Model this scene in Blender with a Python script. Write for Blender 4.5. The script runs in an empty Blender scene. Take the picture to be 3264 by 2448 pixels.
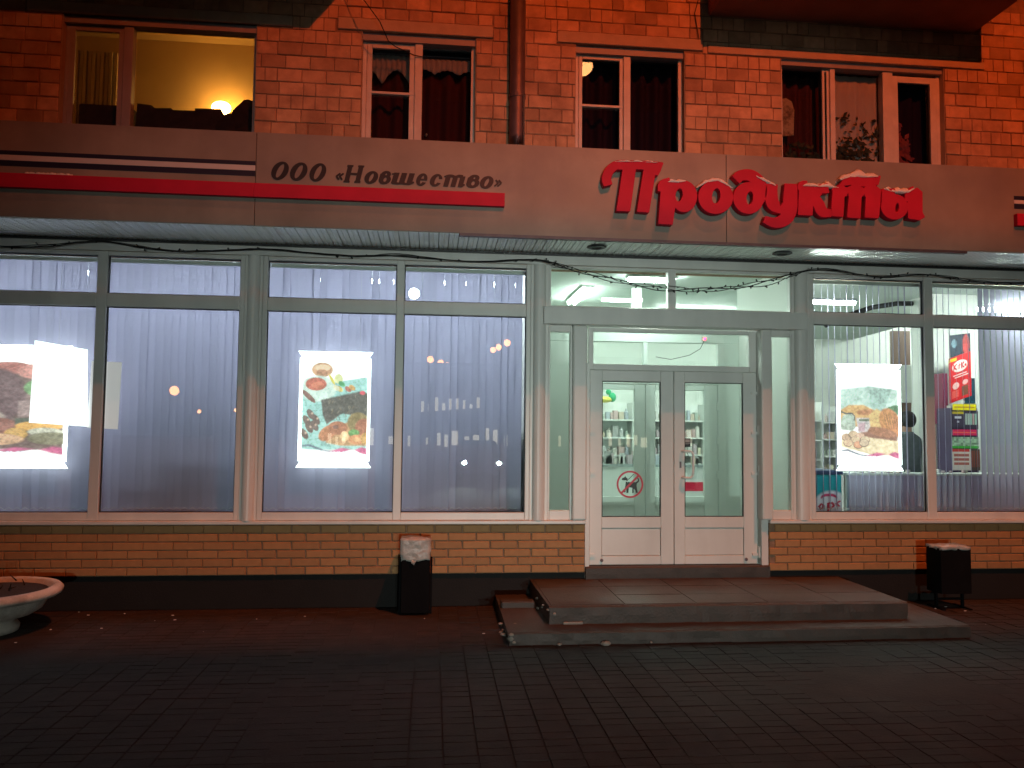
import bpy, bmesh, math, random
import numpy as np
from mathutils import Vector, Matrix, noise

random.seed(7); np.random.seed(7)
scene = bpy.context.scene
col = scene.collection
R = math.radians

# ------------------------------------------------------------------ camera
cam_d = bpy.data.cameras.new('camera'); cam = bpy.data.objects.new('camera', cam_d); col.objects.link(cam)
cam_d.sensor_width = 36.0; cam_d.lens = 2500 / 3264 * 36; cam_d.clip_start = 0.05; cam_d.clip_end = 800
ax_r = Vector((0.99465566, -0.10274769, 0.01015066))
ax_u = Vector((-0.01609773, -0.05721768, 0.99823194))
ax_f = Vector((0.10198523, 0.99306045, 0.0585659))
cm = Matrix((ax_r, ax_u, -ax_f)).transposed().to_4x4(); cm.translation = (0, -8.4, 1.86)
cam.matrix_world = cm
scene.camera = cam

# ------------------------------------------------------------------ night sky, exposure
world = bpy.data.worlds.new('World'); scene.world = world; world.use_nodes = True
wn = world.node_tree
bg = wn.nodes['Background']
sky = wn.nodes.new('ShaderNodeTexSky'); sky.sky_type = 'NISHITA'; sky.sun_disc = False
sky.sun_elevation = R(-4); sky.sun_rotation = R(200)
wn.links.new(sky.outputs[0], bg.inputs[0]); bg.inputs[1].default_value = 0.05
vs = scene.view_settings
vs.view_transform = 'Standard'; vs.look = 'None'; vs.exposure = 0; vs.gamma = 1; vs.use_curve_mapping = False
cy = scene.cycles
cy.use_denoising = True
cy.max_bounces = 10; cy.transparent_max_bounces = 24; cy.diffuse_bounces = 5; cy.glossy_bounces = 4; cy.transmission_bounces = 6
cy.sample_clamp_indirect = 3; cy.caustics_reflective = False; cy.caustics_refractive = False

FLOOD_POS = (7.2, -10.0, 22.5); FLOOD_AIM = (3.4, 0, 2.4)
FLOOD_W = 14500; FLOOD_COL = (1.0, 0.20, 0.055)
MERC_POS = (-1.04, -35.0, 9.4); MERC_W = 500; MERC_COL = (.80, 1.0, .88)
LAMP_POS = (4.73, -15.9, 13.75); LAMP_AIM = (4.4, 0, 5.4); LAMP_W = 7000; LAMP_COL = (1.0, .125, .018)
HEAD_W = 2500; HEAD_COL = (.86, 1.0, .93)

# ------------------------------------------------------------------ helpers
WL = {}     # world location of every empty / parent used for local coordinates
def wl(p): return WL.get(p.name, Vector((0, 0, 0))) if p else Vector((0, 0, 0))
def tag(o, label=None, cat=None, group=None, kind=None):
    if label: o['label'] = label
    if cat: o['category'] = cat
    if group: o['group'] = group
    if kind: o['kind'] = kind
    return o
def thing(name, loc, label=None, cat=None, group=None, kind=None, parent=None):
    o = bpy.data.objects.new(name, None); col.objects.link(o); o.empty_display_size = .2
    loc = Vector(loc)
    if parent: o.parent = parent
    o.location = loc - wl(parent); WL[o.name] = loc
    return tag(o, label, cat, group, kind)
class MB:
    def __init__(s): s.v = []; s.f = []; s.m = []; s.mi = 0
    def quadmesh(s, v, f):
        o = len(s.v); s.v += [tuple(p) for p in v]; s.f += [tuple(i + o for i in q) for q in f]; s.m += [s.mi] * len(f); return s
    def box(s, x0, x1, y0, y1, z0, z1):
        if x1 < x0: x0, x1 = x1, x0
        if y1 < y0: y0, y1 = y1, y0
        if z1 < z0: z0, z1 = z1, z0
        v = [(x0,y0,z0),(x1,y0,z0),(x1,y1,z0),(x0,y1,z0),(x0,y0,z1),(x1,y0,z1),(x1,y1,z1),(x0,y1,z1)]
        return s.quadmesh(v, [(0,3,2,1),(4,5,6,7),(0,1,5,4),(1,2,6,5),(2,3,7,6),(3,0,4,7)])
    def hexa(s, a, b):    # bottom 4 points ccw, top 4 points ccw
        return s.quadmesh(list(a) + list(b), [(0,3,2,1),(4,5,6,7),(0,1,5,4),(1,2,6,5),(2,3,7,6),(3,0,4,7)])
    def tube(s, pts, r, n=8, cap=True):
        pts = [Vector(p) for p in pts]; rs = r if isinstance(r, (list, tuple)) else [r] * len(pts)
        rings = []
        for i, p in enumerate(pts):
            d = (pts[min(i+1, len(pts)-1)] - pts[max(i-1, 0)]).normalized()
            a = d.cross(Vector((0,0,1)) if abs(d.z) < .9 else Vector((0,1,0))).normalized(); b = d.cross(a).normalized()
            rings.append([p + (a*math.cos(t) + b*math.sin(t)) * rs[i] for t in [k*2*math.pi/n for k in range(n)]])
        v = [q for rg in rings for q in rg]; f = []
        for i in range(len(pts)-1):
            for k in range(n): f.append((i*n+k, i*n+(k+1)%n, (i+1)*n+(k+1)%n, (i+1)*n+k))
        if cap: f.append(tuple(range(n-1,-1,-1))); f.append(tuple((len(pts)-1)*n+k for k in range(n)))
        return s.quadmesh(v, f)
    def lathe(s, prof, c=(0,0,0), n=32, sx=1, sy=1):
        v = []; f = []
        for (r, z) in prof:
            for k in range(n):
                t = k*2*math.pi/n; v.append((c[0]+r*sx*math.cos(t), c[1]+r*sy*math.sin(t), c[2]+z))
        for i in range(len(prof)-1):
            for k in range(n): f.append((i*n+k, i*n+(k+1)%n, (i+1)*n+(k+1)%n, (i+1)*n+k))
        f.append(tuple(range(n-1,-1,-1))); f.append(tuple((len(prof)-1)*n+k for k in range(n)))
        return s.quadmesh(v, f)
    def ball(s, c, r, n=12, m=8, sq=(1,1,1)):
        prof = [(max(1e-4, math.sin(math.pi*i/m)), -math.cos(math.pi*i/m)) for i in range(m+1)]
        v = []; f = []
        for (q, z) in prof:
            for k in range(n):
                t = k*2*math.pi/n; v.append((c[0]+r*sq[0]*q*math.cos(t), c[1]+r*sq[1]*q*math.sin(t), c[2]+r*sq[2]*z))
        for i in range(m):
            for k in range(n): f.append((i*n+k, i*n+(k+1)%n, (i+1)*n+(k+1)%n, (i+1)*n+k))
        return s.quadmesh(v, f)
    def mesh(s, name, mats, off=Vector((0,0,0)), smooth=False):
        me = bpy.data.meshes.new(name)
        me.from_pydata([(p[0]-off.x, p[1]-off.y, p[2]-off.z) for p in s.v], [], s.f)
        if not isinstance(mats, (list, tuple)): mats = [mats]
        for m in mats: me.materials.append(m)
        if len(mats) > 1: me.polygons.foreach_set('material_index', s.m)
        if smooth: me.polygons.foreach_set('use_smooth', [True]*len(s.f))
        me.update(); return me
    def build(s, name, mats, parent=None, smooth=False, bevel=0):
        me = s.mesh(name, mats, wl(parent), smooth)
        o = bpy.data.objects.new(name, me); col.objects.link(o)
        if parent: o.parent = parent
        WL[o.name] = wl(parent).copy()
        if bevel:
            b = o.modifiers.new('bevel', 'BEVEL'); b.width = bevel; b.segments = 2; b.limit_method = 'ANGLE'
        return o
def place(name, me, loc, parent=None, rot=None, scale=None):
    o = bpy.data.objects.new(name, me); col.objects.link(o)
    if parent: o.parent = parent
    o.location = Vector(loc) - wl(parent)
    if rot: o.rotation_euler = rot
    if scale: o.scale = scale
    WL[o.name] = Vector(loc)
    return o
def B(name, mats, parent, *boxes, bevel=0.0):
    m = MB()
    for b in boxes: m.box(*b)
    return m.build(name, mats, parent, bevel=bevel)

# ------------------------------------------------------------------ materials
def lin(c):
    return tuple(((x/255)/12.92 if x/255 <= .04045 else ((x/255+.055)/1.055)**2.4) for x in c)
def mat(name, c, rough=.6, metal=0, var=0, vscale=4, bump=0, bscale=60, rnd=0, spec=.5, stain=None, sscale=1.2, stain_amt=.5, streak=0):
    m = bpy.data.materials.new(name); m.use_nodes = True; nt = m.node_tree; N = nt.nodes; L = nt.links
    p = N['Principled BSDF']; p.inputs['Roughness'].default_value = rough; p.inputs['Metallic'].default_value = metal
    p.inputs['Specular IOR Level'].default_value = spec
    p.inputs['Base Color'].default_value = (*c, 1)
    tc = N.new('ShaderNodeTexCoord')
    src = None
    if var or rnd or stain or streak:
        rgb = N.new('ShaderNodeRGB'); rgb.outputs[0].default_value = (*c, 1); src = rgb.outputs[0]
    if var:
        nz = N.new('ShaderNodeTexNoise'); nz.inputs['Scale'].default_value = vscale; nz.inputs['Detail'].default_value = 6
        gm = N.new('ShaderNodeNewGeometry'); L.new(gm.outputs['Position'], nz.inputs['Vector'])
        mr = N.new('ShaderNodeMapRange'); mr.inputs[1].default_value = .25; mr.inputs[2].default_value = .75
        mr.inputs[3].default_value = 1-var; mr.inputs[4].default_value = 1+var; L.new(nz.outputs[0], mr.inputs[0])
        mx = N.new('ShaderNodeVectorMath'); mx.operation = 'SCALE'; L.new(src, mx.inputs[0]); L.new(mr.outputs[0], mx.inputs['Scale']); src = mx.outputs[0]
    if rnd:
        oi = N.new('ShaderNodeObjectInfo'); mr = N.new('ShaderNodeMapRange'); mr.inputs[3].default_value = 1-rnd; mr.inputs[4].default_value = 1+rnd
        L.new(oi.outputs['Random'], mr.inputs[0])
        mx = N.new('ShaderNodeVectorMath'); mx.operation = 'SCALE'; L.new(src, mx.inputs[0]); L.new(mr.outputs[0], mx.inputs['Scale']); src = mx.outputs[0]
    if stain:
        nz = N.new('ShaderNodeTexNoise'); nz.inputs['Scale'].default_value = sscale; nz.inputs['Detail'].default_value = 8; nz.inputs['Roughness'].default_value = .65
        gm = N.new('ShaderNodeNewGeometry'); L.new(gm.outputs['Position'], nz.inputs['Vector'])
        mr = N.new('ShaderNodeMapRange'); mr.inputs[1].default_value = .48; mr.inputs[2].default_value = .68; mr.inputs[4].default_value = stain_amt
        L.new(nz.outputs[0], mr.inputs[0])
        mx = N.new('ShaderNodeMix'); mx.data_type = 'RGBA'; L.new(mr.outputs[0], mx.inputs[0]); L.new(src, mx.inputs[6]); mx.inputs[7].default_value = (*stain, 1); src = mx.outputs[2]
    if streak:                      # rain streaks: noise drawn out downwards
        gm = N.new('ShaderNodeNewGeometry'); mp = N.new('ShaderNodeMapping'); mp.inputs['Scale'].default_value = (3.5, 3.5, .5); L.new(gm.outputs['Position'], mp.inputs[0])
        nz = N.new('ShaderNodeTexNoise'); nz.inputs['Scale'].default_value = 1; nz.inputs['Detail'].default_value = 7; L.new(mp.outputs[0], nz.inputs['Vector'])
        mr = N.new('ShaderNodeMapRange'); mr.inputs[1].default_value = .42; mr.inputs[2].default_value = .72; mr.inputs[3].default_value = 1; mr.inputs[4].default_value = 1-streak
        L.new(nz.outputs[0], mr.inputs[0]); mx = N.new('ShaderNodeVectorMath'); mx.operation = 'SCALE'; L.new(src, mx.inputs[0]); L.new(mr.outputs[0], mx.inputs['Scale']); src = mx.outputs[0]
    if src: L.new(src, p.inputs['Base Color'])
    if bump:
        nb = N.new('ShaderNodeTexNoise'); nb.inputs['Scale'].default_value = bscale; nb.inputs['Detail'].default_value = 5
        gm = N.new('ShaderNodeNewGeometry'); L.new(gm.outputs['Position'], nb.inputs['Vector'])
        bp = N.new('ShaderNodeBump'); bp.inputs['Strength'].default_value = bump; bp.inputs['Distance'].default_value = .01
        L.new(nb.outputs[0], bp.inputs['Height']); L.new(bp.outputs[0], p.inputs['Normal'])
    return m
def emit(name, c, s):
    m = bpy.data.materials.new(name); m.use_nodes = True; N = m.node_tree.nodes
    p = N['Principled BSDF']; p.inputs['Base Color'].default_value = (*[min(.8, x) for x in c], 1)
    p.inputs['Emission Color'].default_value = (*c, 1); p.inputs['Emission Strength'].default_value = s
    return m
def glass(name, tint=(.93,.97,.95), refl=1.0):
    m = bpy.data.materials.new(name); m.use_nodes = True; nt = m.node_tree; N = nt.nodes; L = nt.links
    N.remove(N['Principled BSDF']); out = N['Material Output']
    tr = N.new('ShaderNodeBsdfTransparent'); tr.inputs[0].default_value = (*tint, 1)
    gl = N.new('ShaderNodeBsdfGlossy'); gl.inputs['Roughness'].default_value = 0.0; gl.inputs[0].default_value = (1,1,1,1)
    g = N.new('ShaderNodeNewGeometry'); d = N.new('ShaderNodeVectorMath'); d.operation = 'DOT_PRODUCT'
    L.new(g.outputs['Normal'], d.inputs[0]); L.new(g.outputs['Incoming'], d.inputs[1])
    a = N.new('ShaderNodeMath'); a.operation = 'ABSOLUTE'; L.new(d.outputs['Value'], a.inputs[0])
    b = N.new('ShaderNodeMath'); b.operation = 'SUBTRACT'; b.inputs[0].default_value = 1; L.new(a.outputs[0], b.inputs[1])
    c = N.new('ShaderNodeMath'); c.operation = 'POWER'; c.inputs[1].default_value = 5; L.new(b.outputs[0], c.inputs[0])
    e = N.new('ShaderNodeMath'); e.operation = 'MULTIPLY_ADD'; e.inputs[1].default_value = .95*refl; e.inputs[2].default_value = .043*refl; L.new(c.outputs[0], e.inputs[0])
    mx = N.new('ShaderNodeMixShader'); L.new(e.outputs[0], mx.inputs[0]); L.new(tr.outputs[0], mx.inputs[1]); L.new(gl.outputs[0], mx.inputs[2])
    L.new(mx.outputs[0], out.inputs[0]); return m
def fabric(name, c, trans=.5, tc=None, var=0.06):
    m = bpy.data.materials.new(name); m.use_nodes = True; nt = m.node_tree; N = nt.nodes; L = nt.links
    N.remove(N['Principled BSDF']); out = N['Material Output']
    di = N.new('ShaderNodeBsdfDiffuse'); tl = N.new('ShaderNodeBsdfTranslucent')
    oi = N.new('ShaderNodeObjectInfo'); mr = N.new('ShaderNodeMapRange'); mr.inputs[3].default_value = 1-var; mr.inputs[4].default_value = 1+var; L.new(oi.outputs['Random'], mr.inputs[0])
    for nd, cc in ((di, c), (tl, tc or c)):
        rgb = N.new('ShaderNodeRGB'); rgb.outputs[0].default_value = (*cc, 1)
        s = N.new('ShaderNodeVectorMath'); s.operation = 'SCALE'; L.new(rgb.outputs[0], s.inputs[0]); L.new(mr.outputs[0], s.inputs['Scale']); L.new(s.outputs[0], nd.inputs[0])
    mx = N.new('ShaderNodeMixShader'); mx.inputs[0].default_value = trans
    L.new(di.outputs[0], mx.inputs[1]); L.new(tl.outputs[0], mx.inputs[2]); L.new(mx.outputs[0], out.inputs[0]); return m
def printed(name, es=0.0, rough=.5):      # flat print: colours come from the mesh's own colour attribute
    m = bpy.data.materials.new(name); m.use_nodes = True; nt = m.node_tree; N = nt.nodes; L = nt.links
    p = N['Principled BSDF']; p.inputs['Roughness'].default_value = rough
    a = N.new('ShaderNodeAttribute'); a.attribute_name = 'Col'
    L.new(a.outputs['Color'], p.inputs['Base Color'])
    if es: L.new(a.outputs['Color'], p.inputs['Emission Color']); p.inputs['Emission Strength'].default_value = es
    return m

PVC = mat('white_pvc', (.72,.73,.70), .35, var=.04, vscale=3, stain=(.42,.38,.33), sscale=1.5, stain_amt=.22, streak=.12)
PVC_IN = mat('white_pvc_inside', (.70,.76,.72), .4)
MORTAR = mat('mortar', (.27,.16,.10), .9, var=.3, vscale=12, bump=.5)
BLOCK = mat('ceramic_block', (.54,.32,.19), .85, var=.16, vscale=9, bump=.35, bscale=70, rnd=.30, stain=(.22,.10,.06), sscale=2.0, stain_amt=.6, streak=.15)
LINTEL = mat('concrete_lintel', (.50,.36,.25), .85, var=.12, vscale=6, bump=.3)
PBRICK = mat('yellow_facing_brick', (.40,.20,.078), .7, var=.10, vscale=14, bump=.25, bscale=80, rnd=.12)
PLINTH = mat('black_plinth_paint', (.006,.005,.005), .85, var=.3, bump=.3)
FASCIA = mat('stone_pattern_panel', (.29,.25,.205), .5, streak=.10, var=.22, vscale=1.7, stain=(.24,.21,.19), sscale=1.3, stain_amt=.85)
SEAL = mat('dark_joint', (.03,.03,.03), .8)
NAVY = mat('navy_stripe', (.012,.010,.035), .5)
WHITE = mat('white_stripe', (.62,.60,.58), .5)
REDP = mat('red_acrylic', (.50,.012,.045), .6, var=.10, vscale=5, spec=.25)
BLACKP = mat('black_lettering', (.010,.008,.012), .5)
SOFFIT = mat('polished_metal_slat', (.92,.97,.94), .30, metal=.3, var=.05, vscale=6)
DARKM = mat('dark_metal', (.02,.02,.022), .45, metal=.3)
STEEL = mat('galvanised_pipe', (.16,.12,.13), .5, metal=.5, var=.2, vscale=8)
CHROME = mat('steel_handle', (.6,.6,.58), .3, metal=.9)
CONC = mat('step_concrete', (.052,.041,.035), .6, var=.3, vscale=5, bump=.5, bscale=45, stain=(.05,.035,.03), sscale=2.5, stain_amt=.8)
CONCL = mat('chipped_concrete', (.26,.22,.19), .85, var=.3, vscale=20, bump=.8)
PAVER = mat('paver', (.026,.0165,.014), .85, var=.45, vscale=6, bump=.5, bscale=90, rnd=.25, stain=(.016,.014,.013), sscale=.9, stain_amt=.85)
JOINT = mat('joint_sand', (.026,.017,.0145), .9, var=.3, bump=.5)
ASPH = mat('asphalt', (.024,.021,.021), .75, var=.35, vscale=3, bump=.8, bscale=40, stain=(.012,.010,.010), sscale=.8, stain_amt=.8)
SNOW = mat('snow', (.78,.76,.74), .8, bump=.5, bscale=120)
PLANTER = mat('planter_concrete', (.62,.58,.52), .8, var=.2, vscale=7, bump=.4, stain=(.16,.13,.11), sscale=4, stain_amt=.6)
SOIL = mat('soil', (.03,.02,.015), .95, var=.4, vscale=25, bump=1)
BAG = mat('grey_plastic_bag', (.42,.40,.37), .35, var=.25, vscale=14, bump=.6, bscale=30)
BINM = mat('black_bin', (.005,.005,.006), .9, var=.3, spec=.1)
WALLIN = mat('shop_wall_paint', (.78,.81,.77), .7)
CEIL = mat('shop_ceiling_paint', (.66,.74,.69), .7)
FLOORIN = mat('shop_floor_tile', (.45,.46,.44), .35)
STOREW = mat('storeroom_wall', (.30,.30,.36), .8)
GLASS = glass('window_glass')
GLASSU = glass('upstairs_glass', (.86,.86,.86), 1.15)
VANE = fabric('lavender_blind_vane', (.50,.49,.62), .5, (.53,.52,.69))
RUBBER = mat('black_cable', (.008,.008,.009), .6)
FRAME_OLD = mat('old_white_frame', (.60,.52,.46), .5, var=.12, vscale=8)
FRAME_GREY = mat('grey_frame', (.30,.27,.28), .5, var=.12)
BALC = mat('balcony_concrete', (.34,.20,.16), .85, var=.18, vscale=3, bump=.4)
TUBE = emit('fluorescent_tube', (.93, 1.0, .94), 130)
TUBEB = emit('cool_fluorescent_tube', (.86, .92, 1.0), 100)
SODIUM = emit('sodium_bulb', (1.0, .40, .13), 18)
MERC = emit('mercury_bulb', (.86, 1.0, .92), 18)

# ------------------------------------------------------------------ ground
GX0, GX1 = -5.7, 8.1
B('ground', ASPH, None, (-160, 160, -160, .1, -.4, -.052))
tag(B('road', ASPH, None, (-60, 60, -60, -5.62, -.05, -.006)), kind='structure')
tag(bpy.data.objects['ground'], kind='structure')
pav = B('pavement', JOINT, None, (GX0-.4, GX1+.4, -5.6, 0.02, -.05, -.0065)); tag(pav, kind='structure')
bm = bmesh.new(); bmesh.ops.create_cube(bm, size=1)
for v in bm.verts: v.co = Vector((v.co.x*.196, v.co.y*.097, v.co.z*.05))
bmesh.ops.bevel(bm, geom=[e for e in bm.edges if all(v.co.z > 0 for v in e.verts)], offset=.006, segments=1, affect='EDGES')
pme = bpy.data.meshes.new('paver'); bm.to_mesh(pme); bm.free(); pme.materials.append(PAVER)
rest = MB(); npv = 0
for i in range(int((GX1-GX0)/.2)):
    for j in range(55):
        x = GX0 + .1 + i*.2; y = -.06 - j*.1
        z = -.025 + .008*noise.noise((x*.5, y*.5, 3)) + random.uniform(-.0025, .0025) - .012*max(0, noise.noise((x*.7+9, y*.9, 1)))
        if -3.5 < x < .6 and -1.62 < y < -.02 and npv < 300:
            place('paver', pme, (x, y, z), pav, rot=(random.uniform(-.012,.012), random.uniform(-.012,.012), random.uniform(-.006,.006))); npv += 1
        else:
            q = [random.uniform(-.0015,.0015) for _ in range(4)]
            a, b = .095, .0465
            rest.hexa([(x-.098,y-.0485,-.045),(x+.098,y-.0485,-.045),(x+.098,y+.0485,-.045),(x-.098,y+.0485,-.045)],
                      [(x-a,y-b,z+.025+q[0]),(x+a,y-b,z+.025+q[1]),(x+a,y+b,z+.025+q[2]),(x-a,y+b,z+.025+q[3])])
pr_ = rest.build('paver_field', PAVER, pav); tag(pr_, kind='stuff')

# small scraps of ice and litter on the pavement
scr = MB()
for k in range(24):
    if k < 16: x, y = random.uniform(-4.2, 1.0), random.uniform(-1.2, -.03) if k < 60 else random.uniform(-2.3,-.1)
    else: x, y = random.uniform(3.5, 7), random.uniform(-2.3, -.2)
    s = random.uniform(.003, .011)
    scr.ball((x, y, .004), s, 5, 3, (random.uniform(.8,2.2), random.uniform(.6,1.2), .45))
tag(scr.build('ice_crumbs', SNOW, None), 'tiny crumbs of ice and litter scattered over the dark paving', 'ice', kind='stuff')

# ------------------------------------------------------------------ the building
bld = thing('apartment_building', (1.3, 0, 0), 'orange block apartment building with a glazed grocery shop on its ground floor', 'building')

# upper windows: x0,x1 ; opening z 4.75..6.17
UW = [(-3.90, -1.92), (-.81, .43), (1.54, 2.79), (3.93, 5.92)]
XL, XR = -6.5, 9.2
uwall = thing('upper_wall', (1.3, 0, 4.75), parent=bld)
bk = MB()
ZT = 8.6
bk.box(XL, XR, .012, .32, 3.66, 4.75); bk.box(XL, XR, .012, .32, 6.17, ZT)
xs = [XL] + [v for w in UW for v in w] + [XR]
for i in range(0, len(xs), 2): bk.box(xs[i], xs[i+1], .012, .32, 4.75, 6.17)
bk.build('wall_core', MORTAR, uwall)
LINT = [(-4.25, -1.55, 6.17, 6.285), (-1.07, .615, 6.175, 6.305), (1.33, 3.0, 6.175, 6.305), (3.06, 6.42, 6.155, 6.245)]
for a in LINT: B('lintel', LINTEL, uwall, (a[0], a[1], -.012, .06, a[2], a[3]), bevel=.01)
def block_mesh(w, h, d=.07, bv=.006):
    bm = bmesh.new(); bmesh.ops.create_cube(bm, size=1)
    for v in bm.verts: v.co = Vector((v.co.x*w, v.co.y*d, v.co.z*h))
    bmesh.ops.bevel(bm, geom=[e for e in bm.edges if all(v.co.y < 0 for v in e.verts)], offset=bv, segments=1, affect='EDGES')
    me = bpy.data.meshes.new('brick'); bm.to_mesh(me); bm.free(); return me
_bc = {}
def brick_mesh(w, h, m):
    k = (round(w, 2), round(h, 3), m.name)
    if k not in _bc:
        me = block_mesh(k[0], k[1]); me.materials.append(m); _bc[k] = me
    return _bc[k]
RH = .1465; blocks = []
for r in range(14):
    z0 = 4.83 + r*RH; z1 = z0 + RH - .012; zc = (z0+z1)/2
    x = XL + random.uniform(0, .25)
    header = r in (3, 8, 9)
    while x < XR:
        half = random.random() < (.85 if header else .28)
        w = .127 if half else .256
        x0, x1 = x, x + w - .010; x += w
        segs = [(x0, x1)]
        if z0 < 6.165:                      # cut at the window openings
            for (a, b) in UW:
                segs = [s for q in segs for s in ((q[0], min(q[1], a-.004)), (max(q[0], b+.004), q[1])) if s[1]-s[0] > .02]
        zz0, zz1 = z0, z1
        for (a, b, c, d) in LINT:
            if z1 > c and z0 < d:
                if (c - z0) > .05: continue_cut = c-.006
                segs = [s for q in segs for s in ((q[0], min(q[1], a-.006)), (max(q[0], b+.006), q[1])) if s[1]-s[0] > .02]
        for s in segs: blocks.append((s[0], s[1], z0, z1))
# little filler courses between a lintel and the course that it cuts
for (a, b, c, d) in LINT:
    for r in range(14):
        z0 = 4.83 + r*RH; z1 = z0 + RH - .012
        if z1 > c and z0 < d:
            for (lo, hi) in ((z0, c-.008), (d+.008, z1)):
                if hi - lo > .025:
                    x = a
                    while x < b - .03:
                        w = min(.254, b - x)
                        inwin = lo < 6.165 and any(x < wb and x + w > wa for wa, wb in UW)
                        if not inwin: blocks.append((x, x+w-.010, lo, hi))
                        x += w
def inview(b):
    return b[1] > -4.75 and b[0] < 7.2 and b[3] > 4.99 and b[2] < 6.85
vis = sorted([b for b in blocks if inview(b)], key=lambda b: -(b[1]-b[0])*(b[3]-b[2]))
rst = vis[300:] + [b for b in blocks if not inview(b)]
for b in vis[:300]:
    o = place('brick', brick_mesh(b[1]-b[0], b[3]-b[2], BLOCK), ((b[0]+b[1])/2, 1e-9 + .035 + random.uniform(-.007,.007), (b[2]+b[3])/2), uwall,
              rot=(random.uniform(-.006,.006), 0, random.uniform(-.008,.008)))
m = MB()
for b in rst: m.box(b[0], b[1], random.uniform(-.004,.004), .06, b[2], b[3])
tag(m.build('small_bricks', BLOCK, uwall), kind='stuff')

# ---- lower wall with facing brick
lwall = thing('lower_wall', (1.3, 0, 0), parent=bld)
DX0, DX1 = 1.67, 3.735
lc = MB(); lc.box(XL, DX0-.004, .015, .3, .34, .858); lc.box(DX1+.004, XR, .015, .3, .34, .858); lc.build('wall_core', MORTAR, lwall)
B('black_plinth', PLINTH, lwall, (XL, XR, .03, .3, -.2, .338))
rh = .0855; small = MB()
for r in range(6):
    z0 = .345 + r*rh; z1 = z0 + rh - .011
    for (a, b) in ((XL, DX0), (DX1, XR)):
        x = a + (.15 if r % 2 else 0) - .08
        while x < b:
            x0, x1 = max(a+.001, x), min(b-.001, x + .295 - .010); x += .295
            if x1 - x0 < .02: continue
            if -4.6 < x0 < 7.0 and x1-x0 > .05:
                place('brick', brick_mesh(x1-x0, z1-z0, PBRICK), ((x0+x1)/2, .035 + random.uniform(-.0015,.0015), (z0+z1)/2), lwall)
            else: small.box(x0, x1, 0, .06, z0, z1)
tag(small.build('end_bricks', PBRICK, lwall), kind='stuff')

# ---- shop windows
ZB, ZT0, ZT1, ZTOP = .98, 3.09, 3.228, 3.622
def shop_window(xa, xb, panes, yoff=0.0):
    """panes = [(x0,x1)...] glazed openings; frame runs xa..xb"""
    m = MB(); y0, y1 = yoff, yoff + .085
    edges = [xa] + [v for p in panes for v in p] + [xb]
    for i in range(0, len(edges), 2): m.box(edges[i], edges[i+1], y0, y1, .90, 3.665)
    for (a, b) in panes:
        m.box(a, b, y0+.004, y1, .90, ZB); m.box(a, b, y0+.004, y1, ZT0, ZT1); m.box(a, b, y0+.004, y1, ZTOP, 3.665)
    fr = m.build('shop_window', PVC, bld, bevel=.006)
    for (a, b) in panes:
        for (c, d) in ((ZB, ZT0), (ZT1, ZTOP)):
            B('pane', GLASS, fr, (a-.005, b+.005, yoff+.05, yoff+.056, c-.005, d+.005))
            g = MB(); t = .009   # rubber gasket
            g.box(a, a+t, yoff+.030, yoff+.0495, c, d); g.box(b-t, b, yoff+.030, yoff+.0495, c, d)
            g.box(a+t, b-t, yoff+.030, yoff+.0495, c, c+t); g.box(a+t, b-t, yoff+.030, yoff+.0495, d-t, d)
            g.build('gasket', RUBBER, fr)
    return fr
wA = shop_window(-6.2, -1.965, [(-6.1,-4.83), (-4.74,-3.447), (-3.345,-2.013)])
wB = shop_window(-1.78, 1.06, [(-1.731,-.387), (-.304,1.011)])
wC = shop_window(4.232, 8.6, [(4.28,5.605), (5.715,7.04), (7.15,8.5)])
for (a, b, w) in ((-6.3, 1.675, wB), (3.73, 8.8, wC)):
    B('window_sill', PVC, w, (a, b, -.045, .30, .862, .898), bevel=.006)
def pilaster(xc, w, z0=.90, z1=3.665):
    m = MB(); m.box(xc-w/2, xc+w/2, .0, .12, z0, z1)
    n = 10; r = w*.36; v = []
    for z in (z0, z1):
        for k in range(n+1):
            t = math.pi + math.pi*k/n; v.append((xc + r*math.cos(t), .001 + .055*math.sin(t), z))
    f = [(k, k+1, n+1+k+1, n+1+k) for k in range(n)] + [tuple(range(n, -1, -1)), tuple(range(n+1, 2*n+2))]
    m.quadmesh(v, f); return m.build('pilaster', PVC, bld, smooth=False)
pilaster(-1.8725, .181); pilaster(1.158, .192); pilaster(4.123, .213)

# ---- entrance portal
en = MB()
for (a, b) in ((1.2545, 1.283), (2.594, 2.683), (4.0, 4.0162)): en.box(a, b, 0, .085, 3.2, 3.665)
for (a, b) in ((1.283, 2.594), (2.683, 4.0)): en.box(a, b, .004, .085, 3.2, 3.222); en.box(a, b, .004, .085, 3.636, 3.665)
portal = en.build('entrance_screen', PVC, bld, bevel=.005)
B('header_beam', PVC, portal, (1.19, 4.155, -.10, .10, 3.008, 3.199), bevel=.008)
for (a, b) in ((1.283, 2.594), (2.683, 4.0)): B('pane', GLASS, portal, (a-.004, b+.004, .05, .056, 3.217, 3.640))
for (a, b) in ((1.2545, 1.52), (3.765, 4.0162)):           # side lights
    p0, p1 = (1.278, 1.497) if a < 2 else (3.784, 3.994)
    m = MB(); m.box(a, p0, 0, .085, .90, 3.007); m.box(p1, b, 0, .085, .90, 3.007); m.box(p0, p1, .004, .085, .90, 1.0); m.box(p0, p1, .004, .085, 2.935, 3.007)
    sl = m.build('side_light', PVC, bld, bevel=.005)
    B('pane', GLASS, sl, (p0-.004, p1+.004, .05, .056, .996, 2.94))
for (xc, w) in ((1.60, .159), (3.702, .125)):
    m = MB(); m.box(xc-w/2, xc+w/2, -.05, .14, .898, 3.007); m.build('door_post', PVC, bld, bevel=.02)
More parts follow.
